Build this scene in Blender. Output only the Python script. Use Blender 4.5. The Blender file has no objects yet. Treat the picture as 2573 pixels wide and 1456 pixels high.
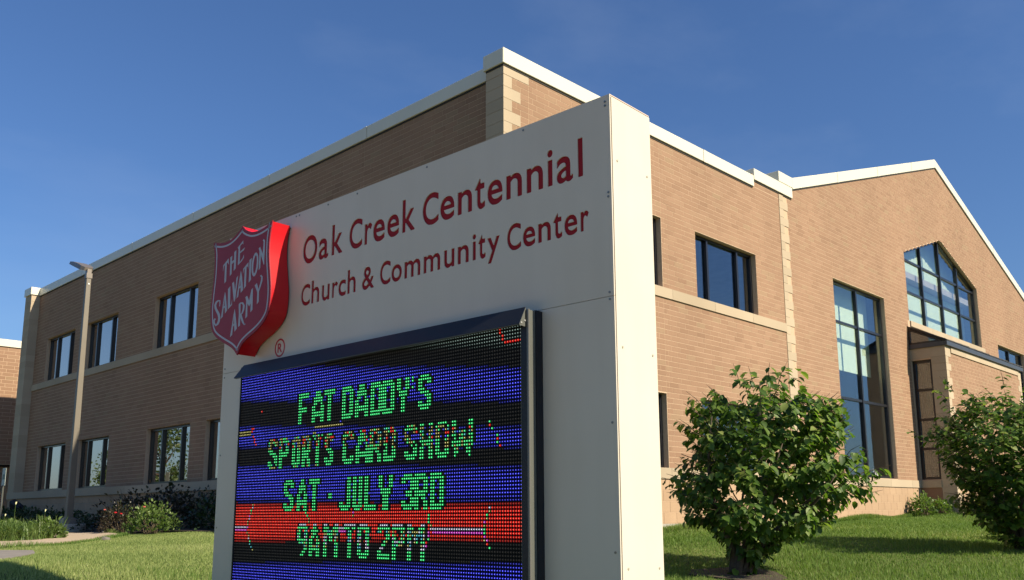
import bpy, math, random
import numpy as np
from mathutils import Vector, Matrix
from mathutils.geometry import tessellate_polygon
random.seed(7); rng = np.random.default_rng(7)
S = bpy.context.scene
R = math.radians
# ------------------------------------------------------------------ camera
YAW, PITCH, ROLL = R(43.48), R(10.17), R(-0.456)
F_ = np.array([math.cos(PITCH)*math.cos(YAW), math.cos(PITCH)*math.sin(YAW), math.sin(PITCH)])
r_ = np.array([math.sin(YAW), -math.cos(YAW), 0.0]); u_ = np.cross(r_, F_)
RT = r_*math.cos(ROLL) + u_*math.sin(ROLL); UP = u_*math.cos(ROLL) - r_*math.sin(ROLL)
cam_d = bpy.data.cameras.new('camera'); cam = bpy.data.objects.new('camera', cam_d)
S.collection.objects.link(cam); S.camera = cam
cam.matrix_world = Matrix(((RT[0], UP[0], -F_[0], 0), (RT[1], UP[1], -F_[1], 0), (RT[2], UP[2], -F_[2], 0), (0, 0, 0, 1)))
cam_d.sensor_width = 36; cam_d.lens = 2247.3/2572*36
cam_d.shift_x = -(1337.6-1286)/2572; cam_d.shift_y = (882.1-728)/2572
cam_d.clip_end = 5000; cam_d.clip_start = 0.05
# ------------------------------------------------------------------ light
SUN = Vector((0.2, -1.0, 0.73)).normalized()
EL = math.asin(SUN.z)
w = bpy.data.worlds.new('World'); S.world = w; w.use_nodes = True
nt = w.node_tree; bg = nt.nodes['Background']
sky = nt.nodes.new('ShaderNodeTexSky'); sky.sky_type = 'NISHITA'; sky.sun_disc = False
sky.sun_elevation = EL; sky.sun_rotation = math.atan2(SUN.x, SUN.y)
sky.altitude = 200; sky.air_density = 1.25; sky.dust_density = 1.1; sky.ozone_density = 2.2
sm = nt.nodes.new('ShaderNodeMix'); sm.data_type = 'RGBA'; sm.blend_type = 'MULTIPLY'; sm.inputs[0].default_value = 1
nt.links.new(sky.outputs[0], sm.inputs[6]); sm.inputs[7].default_value = (.76, 1.05, 1.52, 1)
# faint high cirrus veil
tcw = nt.nodes.new('ShaderNodeTexCoord'); mpw = nt.nodes.new('ShaderNodeMapping'); mpw.inputs['Scale'].default_value = (1.2, 2.6, 5.0); mpw.inputs['Rotation'].default_value = (.3, .2, .6)
nzw = nt.nodes.new('ShaderNodeTexNoise'); nzw.inputs['Scale'].default_value = 1.5; nzw.inputs['Detail'].default_value = 7; nzw.inputs['Roughness'].default_value = .55
rpw = nt.nodes.new('ShaderNodeValToRGB'); rpw.color_ramp.elements[0].position = .47; rpw.color_ramp.elements[0].color = (0, 0, 0, 1); rpw.color_ramp.elements[1].position = .80; rpw.color_ramp.elements[1].color = (.11, .11, .11, 1)
nt.links.new(tcw.outputs['Generated'], mpw.inputs[0]); nt.links.new(mpw.outputs[0], nzw.inputs['Vector']); nt.links.new(nzw.outputs['Fac'], rpw.inputs[0])
cw = nt.nodes.new('ShaderNodeMix'); cw.data_type = 'RGBA'; nt.links.new(rpw.outputs[0], cw.inputs[0]); nt.links.new(sm.outputs[2], cw.inputs[6]); cw.inputs[7].default_value = (7.5, 8.6, 10.5, 1)
nt.links.new(cw.outputs[2], bg.inputs[0]); bg.inputs[1].default_value = 0.047
sd = bpy.data.lights.new('sun', 'SUN'); sd.energy = 5.0; sd.angle = R(0.55); sd.color = (1.0, 0.87, 0.66)
so = bpy.data.objects.new('sun', sd); S.collection.objects.link(so)
so.rotation_euler = SUN.to_track_quat('Z', 'Y').to_euler(); so.location = (0, -20, 20)
S.view_settings.view_transform = 'Standard'; S.view_settings.look = 'None'
S.view_settings.exposure = 0.78; S.view_settings.gamma = 1; S.view_settings.use_curve_mapping = False

# ------------------------------------------------------------------ helpers
COL = S.collection
def tag(o, label=None, cat=None, group=None, kind=None):
    if label: o['label'] = label
    if cat: o['category'] = cat
    if group: o['group'] = group
    if kind: o['kind'] = kind
    return o
ORG = {}
def empty(name, loc, rz=0, **kw):
    o = bpy.data.objects.new(name, None); COL.objects.link(o); o.location = loc; o.rotation_euler = (0, 0, rz)
    o.empty_display_size = .3; ORG[o] = Vector(loc) if rz == 0 else Vector((0, 0, 0))
    tag(o, **kw); return o
def link(name, me, parent=None, **kw):
    o = bpy.data.objects.new(name, me); COL.objects.link(o)
    if parent: o.parent = parent
    tag(o, **kw); return o
def origin(o):
    v = Vector((0, 0, 0))
    while o is not None:
        if o in ORG: return v + ORG[o]
        v += o.location; o = o.parent
    return v
class MB:
    def __init__(s): s.v = []; s.f = []; s.c = []
    def add(s, vs, fs, c=None):
        n = len(s.v); s.v += [tuple(p) for p in vs]; s.f += [tuple(i+n for i in f) for f in fs]
        if c is not None: s.c += [c]*len(fs)
    def box(s, a, b, c=None, skip=()):
        x0, y0, z0 = a; x1, y1, z1 = b
        if x0 > x1: x0, x1 = x1, x0
        if y0 > y1: y0, y1 = y1, y0
        if z0 > z1: z0, z1 = z1, z0
        vs = [(x0,y0,z0),(x1,y0,z0),(x1,y1,z0),(x0,y1,z0),(x0,y0,z1),(x1,y0,z1),(x1,y1,z1),(x0,y1,z1)]
        s.add(vs, [(0,3,2,1),(4,5,6,7),(0,1,5,4),(1,2,6,5),(2,3,7,6),(3,0,4,7)], c)
    def prism(s, poly, fn, d0, d1, c=None):
        """poly in plane coordinates, fn(u, v, d) -> world"""
        n = len(poly); vs = [fn(u, v, d0) for u, v in poly] + [fn(u, v, d1) for u, v in poly]
        fs = [tuple(range(n)), tuple(range(2*n-1, n-1, -1))] + [(i, (i+1) % n, (i+1) % n+n, i+n) for i in range(n)]
        s.add(vs, fs, c)
    def tube(s, pts, rad, n=6, c=None, cap=True):
        rad = [rad]*len(pts) if not hasattr(rad, '__len__') else rad
        base = len(s.v); P = [Vector(p) for p in pts]
        for i, p in enumerate(P):
            t = (P[min(i+1, len(P)-1)]-P[max(i-1, 0)]).normalized()
            a = t.cross(Vector((0, 0, 1)) if abs(t.z) < .95 else Vector((1, 0, 0))).normalized(); b = t.cross(a)
            for k in range(n):
                q = p + (a*math.cos(k*2*math.pi/n) + b*math.sin(k*2*math.pi/n))*rad[i]; s.v.append(tuple(q))
        fs = []
        for i in range(len(P)-1):
            for k in range(n):
                fs.append((base+i*n+k, base+i*n+(k+1) % n, base+(i+1)*n+(k+1) % n, base+(i+1)*n+k))
        if cap: fs += [tuple(base+k for k in range(n)), tuple(base+(len(P)-1)*n+k for k in range(n-1, -1, -1))]
        s.f += fs
        if c is not None: s.c += [c]*len(fs)
    def mesh(s, name, mat, org=(0, 0, 0), smooth=False, fix=True):
        me = bpy.data.meshes.new(name)
        o = Vector(org); me.from_pydata([(p[0]-o.x, p[1]-o.y, p[2]-o.z) for p in s.v], [], s.f)
        if s.c and len(s.c) == len(s.f):
            at = me.attributes.new('tone', 'FLOAT', 'FACE'); at.data.foreach_set('value', [float(x) for x in s.c])
        if fix:
            import bmesh
            bm = bmesh.new(); bm.from_mesh(me); bmesh.ops.recalc_face_normals(bm, faces=bm.faces); bm.to_mesh(me); bm.free()
        for m in (mat if isinstance(mat, (list, tuple)) else [mat]): me.materials.append(m)
        if smooth: me.polygons.foreach_set('use_smooth', [True]*len(me.polygons))
        me.update(); return me
    def build(s, name, mat, parent=None, smooth=False, fix=True, at=None, **kw):
        o = origin(parent) if parent else Vector((0, 0, 0))
        loc = Vector(at) if at is not None else o
        ob = link(name, s.mesh(name, mat, loc, smooth, fix), parent, **kw)
        ob.location = loc - o
        return ob
def bevel(o, wd=.004, seg=1):
    m = o.modifiers.new('bevel', 'BEVEL'); m.width = wd; m.segments = seg; m.limit_method = 'ANGLE'; return o

# ------------------------------------------------------------------ materials
def newmat(name):
    m = bpy.data.materials.new(name); m.use_nodes = True; return m, m.node_tree, m.node_tree.nodes['Principled BSDF']
def N(nt, t, **kw):
    n = nt.nodes.new(t)
    for k, v in kw.items(): setattr(n, k, v)
    return n
def noise(nt, scale, detail=4, rough=.6, vec=None, coord='Object'):
    tc = N(nt, 'ShaderNodeTexCoord'); n = N(nt, 'ShaderNodeTexNoise'); n.inputs['Scale'].default_value = scale
    n.inputs['Detail'].default_value = detail; n.inputs['Roughness'].default_value = rough
    nt.links.new(tc.outputs[coord], n.inputs['Vector']); return n.outputs['Fac']
def ramp(nt, fac, stops):
    r = N(nt, 'ShaderNodeValToRGB'); nt.links.new(fac, r.inputs[0]); e = r.color_ramp.elements
    while len(e) < len(stops): e.new(.5)
    for i, (p, c) in enumerate(stops): e[i].position = p; e[i].color = (*c, 1)
    return r.outputs[0]
def mixc(nt, f, a, b, mode='MIX'):
    m = N(nt, 'ShaderNodeMix', data_type='RGBA', blend_type=mode)
    for s_, v in ((0, f), (6, a), (7, b)):
        if isinstance(v, (int, float)): m.inputs[s_].default_value = v
        elif isinstance(v, tuple): m.inputs[s_].default_value = (*v, 1)
        else: nt.links.new(v, m.inputs[s_])
    return m.outputs[2]
def bump(nt, p, h, dist=.004, st=.6):
    b = N(nt, 'ShaderNodeBump'); b.inputs['Distance'].default_value = dist; b.inputs['Strength'].default_value = st
    nt.links.new(h, b.inputs['Height']); nt.links.new(b.outputs[0], p.inputs['Normal'])
def math_(nt, op, a, b):
    m = N(nt, 'ShaderNodeMath', operation=op)
    for i, v in enumerate((a, b)):
        if isinstance(v, (int, float)): m.inputs[i].default_value = v
        else: nt.links.new(v, m.inputs[i])
    return m.outputs[0]
def simple(name, col, rough=.5, metal=0, var=.12, scale=3, spec=.5, bmp=0, bscale=60):
    m, t, p = newmat(name); p.inputs['Roughness'].default_value = rough; p.inputs['Metallic'].default_value = metal
    p.inputs['Specular IOR Level'].default_value = spec
    if var:
        a = tuple(c*(1-var) for c in col); b = tuple(min(1, c*(1+var)) for c in col)
        t.links.new(ramp(t, noise(t, scale), [(.3, a), (.7, b)]), p.inputs['Base Color'])
    else: p.inputs['Base Color'].default_value = (*col, 1)
    if bmp: bump(t, p, noise(t, bscale, 3), bmp)
    return m
def brickmat(name, stops, single, stain=.11, bscale=90):
    """fired clay / split block: tone per piece, grain, faint weathering"""
    m, t, p = newmat(name); p.inputs['Roughness'].default_value = .88; p.inputs['Specular IOR Level'].default_value = .25
    if single: f = N(t, 'ShaderNodeObjectInfo').outputs['Random']
    else:
        a = N(t, 'ShaderNodeAttribute'); a.attribute_name = 'tone'; f = a.outputs['Fac']
    c = ramp(t, f, stops)
    geo = N(t, 'ShaderNodeNewGeometry')
    big = N(t, 'ShaderNodeTexNoise'); big.inputs['Scale'].default_value = .55; big.inputs['Detail'].default_value = 6
    mp = N(t, 'ShaderNodeMapping'); mp.inputs['Scale'].default_value = (1, 1, .45)
    t.links.new(geo.outputs['Position'], mp.inputs['Vector']); t.links.new(mp.outputs[0], big.inputs['Vector'])
    fine = N(t, 'ShaderNodeTexNoise'); fine.inputs['Scale'].default_value = bscale; fine.inputs['Detail'].default_value = 3
    t.links.new(geo.outputs['Position'], fine.inputs['Vector'])
    g1 = ramp(t, big.outputs['Fac'], [(.3, (1-stain,)*3), (.7, (1+stain*.5,)*3)])
    g2 = ramp(t, fine.outputs['Fac'], [(.3, (.93,)*3), (.75, (1.06,)*3)])
    c = mixc(t, 1.0, c, g1, 'MULTIPLY'); c = mixc(t, 1.0, c, g2, 'MULTIPLY')
    t.links.new(c, p.inputs['Base Color']); bump(t, p, fine.outputs['Fac'], .003, .5)
    return m
BR = [(0, (.246,.150,.095)), (.08, (.268,.165,.105)), (.5, (.280,.174,.111)), (.85, (.296,.186,.120)), (1, (.280,.190,.118))]
M_brick = brickmat('brick', BR, False); M_brick1 = brickmat('brick_single', BR, True)
BL = [(0, (.375,.255,.162)), (.5, (.39,.268,.172)), (1, (.405,.28,.18))]
M_block = brickmat('split_block', BL, False, .14, 45); M_block1 = brickmat('split_block_single', BL, True, .14, 45)
ST = [(0, (.37,.30,.21)), (.5, (.40,.325,.232)), (1, (.43,.35,.25))]
M_stone = brickmat('cast_stone', ST, True, .12, 70)
M_mortar = simple('mortar', (.46,.33,.222), .95, var=.08, scale=20)
M_conc = simple('foundation_concrete', (.33,.31,.27), .9, var=.15, scale=4, bmp=.004)
M_coping = simple('painted_coping_metal', (.60,.58,.475), .35, var=.025, scale=.8)
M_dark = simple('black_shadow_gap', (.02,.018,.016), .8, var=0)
M_frame = simple('black_window_frame', (.012,.012,.015), .28, var=0)
M_intr = simple('interior_wall', (.16,.15,.13), .9, var=.1)
M_shade = simple('pale_green_shade', (.46,.60,.48), .9, var=.03)
M_shade2 = simple('beige_curtain', (.085,.098,.055), .9, var=.12, scale=5)
M_roof = simple('dark_shingle', (.035,.036,.04), .85, var=.35, scale=9, bmp=.004)
M_roofm = simple('roof_membrane', (.3,.3,.3), .9)
def glassmat(name, base=.09, tint=(.62,.70,.68), rcol=(.80,.90,1.0)):
    m = bpy.data.materials.new(name); m.use_nodes = True; t = m.node_tree; t.nodes.clear()
    o = N(t, 'ShaderNodeOutputMaterial'); mx = N(t, 'ShaderNodeMixShader'); tr = N(t, 'ShaderNodeBsdfTransparent'); gl = N(t, 'ShaderNodeBsdfGlossy')
    tr.inputs[0].default_value = (*tint, 1); gl.inputs['Color'].default_value = (*rcol, 1); gl.inputs['Roughness'].default_value = 0.0
    ge = N(t, 'ShaderNodeNewGeometry'); dt = N(t, 'ShaderNodeVectorMath', operation='DOT_PRODUCT')
    t.links.new(ge.outputs['Incoming'], dt.inputs[0]); t.links.new(ge.outputs['Normal'], dt.inputs[1])
    inv = math_(t, 'SUBTRACT', 1.0, math_(t, 'ABSOLUTE', dt.outputs['Value'], 0)); f = math_(t, 'ADD', math_(t, 'MULTIPLY', math_(t, 'POWER', inv, 5.0), 1-base), base)
    geo = N(t, 'ShaderNodeNewGeometry'); nz = N(t, 'ShaderNodeTexNoise'); nz.inputs['Scale'].default_value = .9
    t.links.new(geo.outputs['Position'], nz.inputs['Vector']); b = N(t, 'ShaderNodeBump'); b.inputs['Distance'].default_value = .02; b.inputs['Strength'].default_value = .12
    t.links.new(nz.outputs['Fac'], b.inputs['Height']); t.links.new(b.outputs[0], gl.inputs['Normal'])
    t.links.new(f, mx.inputs[0]); t.links.new(tr.outputs[0], mx.inputs[1]); t.links.new(gl.outputs[0], mx.inputs[2]); t.links.new(mx.outputs[0], o.inputs[0])
    return m
M_glass = glassmat('window_glass', .11, (.98,.98,.97)); M_glassL = glassmat('coated_window_glass', .42, (.40,.42,.40), (1.0, .90, .84))  # left panes: mirrored horizon haze is put into the warm reflection tint

# ------------------------------------------------------------------ terrain
CP = np.array([(0,0,-1.25),(3.55,2.8,-1.2),(3.35,6.6,-.98),(2.9,9.1,-.62),(2.75,9.65,-.47),(3.1,10.6,-.47),(4.4,13.2,-.46),(4.47,15.3,-.45),
 (5.1,16.1,-.44),(6.9,17.9,-.42),(7.7,17.8,-.34),(7.87,15.4,-.37),(8.3,23.4,-.42),(9.8,31,-.15),(9.8,25,-.3),(9.8,20,-.32),(9.8,12,-.4),
 (9.94,5.97,-.79),(14.45,4.11,-.62),(13.6,9.6,-.38),(9.7,9.6,-.5),(16,9.6,-.355),(18,9.6,-.33),(20,9.6,-.30),(22.5,9.6,-.265),(25.2,9.6,-.23),(26.3,8.5,-.14),(33,8.4,-.05),(6.8,4.85,-1.0),(8.8,2.7,-1.0),
 (18,3,-.55),(24,3,-.4),(-6,0,-1.5),(0,-8,-1.5),(10,-6,-1.3),(-4,10,-.9),(-8,25,-.9),(0,20,-.5),(3,30,-.4),(0,40,-.5),(25,-8,-1.0),(38,0,-.4),(40,9,-.2),(10,45,-.3),(6.5,9.5,-.62),(5.6,7.6,-.72)], float)
def _tps(r2): return np.where(r2 > 1e-12, r2*np.log(np.maximum(r2, 1e-12)), 0)*.5
_n = len(CP); _K = _tps(((CP[:, None, :2]-CP[None, :, :2])**2).sum(-1)) + np.eye(_n)*.6
_P = np.c_[np.ones(_n), CP[:, :2]]; _A = np.zeros((_n+3, _n+3)); _A[:_n, :_n] = _K; _A[:_n, _n:] = _P; _A[_n:, :_n] = _P.T
_W = np.linalg.solve(_A, np.r_[CP[:, 2], 0, 0, 0])
def gz(x, y):
    x = np.atleast_1d(np.asarray(x, float)); y = np.atleast_1d(np.asarray(y, float))
    r2 = (x[:, None]-CP[None, :, 0])**2 + (y[:, None]-CP[None, :, 1])**2
    z = _tps(r2) @ _W[:_n] + _W[_n] + _W[_n+1]*x + _W[_n+2]*y
    d = np.hypot(x-10, y-12); t = np.clip((d-30)/25, 0, 1); t = t*t*(3-2*t)
    return z*(1-t) + (-.8)*t
def g1(x, y): return float(gz(x, y)[0])
def project(p):
    p = np.atleast_2d(p); dz = p @ F_
    return np.c_[1337.6+2247.3*(p @ RT)/dz, 882.1-2247.3*(p @ UP)/dz, dz]
# path region (concrete sidewalk, asphalt) as polygons in plan
PATH = [(-4,12.6),(3.05,12.9),(4.5,14.0),(5.75,15.45),(6.95,17.0),(7.35,18.6),(7.6,20.6),(7.75,22.5),(6.9,23.6),(5.6,22.6),(5.0,20.0),(4.4,17.6),(3.4,16.2),(1.5,15.8),(-4,15.6)]
ASPH = [(-4,9.2),(2.2,10.2),(3.3,10.9),(3.85,11.9),(4.15,12.9),(3.9,13.2),(3.0,12.86),(-4,12.55)]
BED = [(-4,15.65),(1.5,15.85),(3.4,16.25),(4.4,17.6),(5.0,20.0),(5.6,22.6),(6.6,27),(6.5,31),(3,31),(-4,24)]
def inside(poly, x, y):
    x = np.asarray(x); y = np.asarray(y); r = np.zeros(x.shape, bool); n = len(poly)
    for i in range(n):
        x0, y0 = poly[i]; x1, y1 = poly[(i+1) % n]
        c = ((y0 > y) != (y1 > y)); xi = (x1-x0)*(y-y0)/((y1-y0) if y1 != y0 else 1e-9)+x0
        r ^= c & (x < xi)
    return r
def grid_axis(lo, hi, st, far):
    a = list(np.arange(lo, hi+1e-6, st)); g = st; x = hi
    while x < far: g *= 1.35; x += g; a.append(x)
    g = st; x = lo; b = []
    while x > -far: g *= 1.35; x -= g; b.append(x)
    return np.array(b[::-1]+a)
gx = grid_axis(-6, 40, .4, 1800); gy = grid_axis(-6, 46, .4, 1800)
XX, YY = np.meshgrid(gx, gy, indexing='ij'); ZZ = gz(XX.ravel(), YY.ravel()).reshape(XX.shape)
vs = np.c_[XX.ravel(), YY.ravel(), ZZ.ravel()]; nx, ny = XX.shape
ii, jj = np.meshgrid(np.arange(nx-1), np.arange(ny-1), indexing='ij'); q = (ii*ny+jj).ravel()
fs = np.c_[q, q+ny, q+ny+1, q+1]
def npmesh(name, vs, fs, mat, smooth=True):
    me = bpy.data.meshes.new(name); me.vertices.add(len(vs)); me.vertices.foreach_set('co', np.asarray(vs, np.float32).ravel())
    k = fs.shape[1]; me.loops.add(fs.size); me.loops.foreach_set('vertex_index', fs.astype(np.int32).ravel())
    me.polygons.add(len(fs)); me.polygons.foreach_set('loop_start', np.arange(0, fs.size, k, dtype=np.int32))
    me.materials.append(mat); me.update(calc_edges=True)
    if smooth: me.polygons.foreach_set('use_smooth', np.ones(len(fs), bool))
    return me
m, t, p = newmat('lawn_soil_and_grass'); p.inputs['Roughness'].default_value = 1; p.inputs['Specular IOR Level'].default_value = .1
c = mixc(t, noise(t, .35, 5), (.065,.105,.022), (.10,.125,.036)); c = mixc(t, .45, c, ramp(t, noise(t, 22, 4), [(.35, (.045,.075,.016)), (.65, (.15,.17,.06))]))
t.links.new(c, p.inputs['Base Color']); bump(t, p, noise(t, 40, 4), .03, .6); M_lawn = m
lawn = link('lawn', npmesh('lawn', vs, fs, M_lawn), kind='structure')
def drape(name, poly, mat, dz, st=.25, thick=.0, **kw):
    import bmesh
    bm = bmesh.new(); xs = [p[0] for p in poly]; ys = [p[1] for p in poly]
    vv = [bm.verts.new((x, y, 0)) for x, y in poly]; bm.faces.new(vv)
    for ax, lo, hi in ((0, min(xs), max(xs)), (1, min(ys), max(ys))):
        k = lo+st
        while k < hi:
            no = (1, 0, 0) if ax == 0 else (0, 1, 0); co = (k, 0, 0) if ax == 0 else (0, k, 0)
            bmesh.ops.bisect_plane(bm, geom=bm.verts[:]+bm.edges[:]+bm.faces[:], plane_co=co, plane_no=no); k += st
    bmesh.ops.triangulate(bm, faces=bm.faces)
    edges = [e for e in bm.edges if e.is_boundary]
    r = bmesh.ops.extrude_edge_only(bm, edges=edges); low = [g for g in r['geom'] if isinstance(g, bmesh.types.BMVert)]
    z = gz([v.co.x for v in bm.verts], [v.co.y for v in bm.verts]); ls = set(low)
    for v, zz in zip(bm.verts, z): v.co.z = zz + (-.15 if v in ls else dz)
    bmesh.ops.recalc_face_normals(bm, faces=bm.faces)
    me = bpy.data.meshes.new(name); bm.to_mesh(me); bm.free(); me.materials.append(mat)
    return link(name, me, **kw)
M_path = simple('sidewalk_concrete', (.42,.33,.235), .9, var=.08, scale=2.5, bmp=.003)
M_asph = simple('old_asphalt', (.20,.18,.16), .95, var=.16, scale=5, bmp=.005)
M_mulch = simple('bark_mulch', (.05,.036,.026), 1, var=.4, scale=14, bmp=.02, bscale=30)
drape('path', PATH, M_path, .05, kind='structure')
drape('driveway', ASPH, M_asph, .02, kind='structure')
drape('sidewalk', [(-2.2,-30),(.6,-30),(.6,40),(-2.2,40)], M_path, .03, st=2, kind='structure')  # out of view, added to bounce warm light onto the shaded faces
drape('road', [(-14,-60),(-3.4,-60),(-3.4,90),(-14,90)], M_asph, .02, st=4, kind='structure')  # out of view too, added for the same warm bounce
drape('planting_bed', [(5.4,24.4),(6.6,23.75),(7.9,22.6),(7.75,20.4),(7.5,18.5),(8.0,17.4),(8.2,15.9),(8.3,13),(8.2,10.5),(9.8,10.5),(9.8,32),(5,32)], M_mulch, .035, st=.5, kind='structure')
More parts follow.
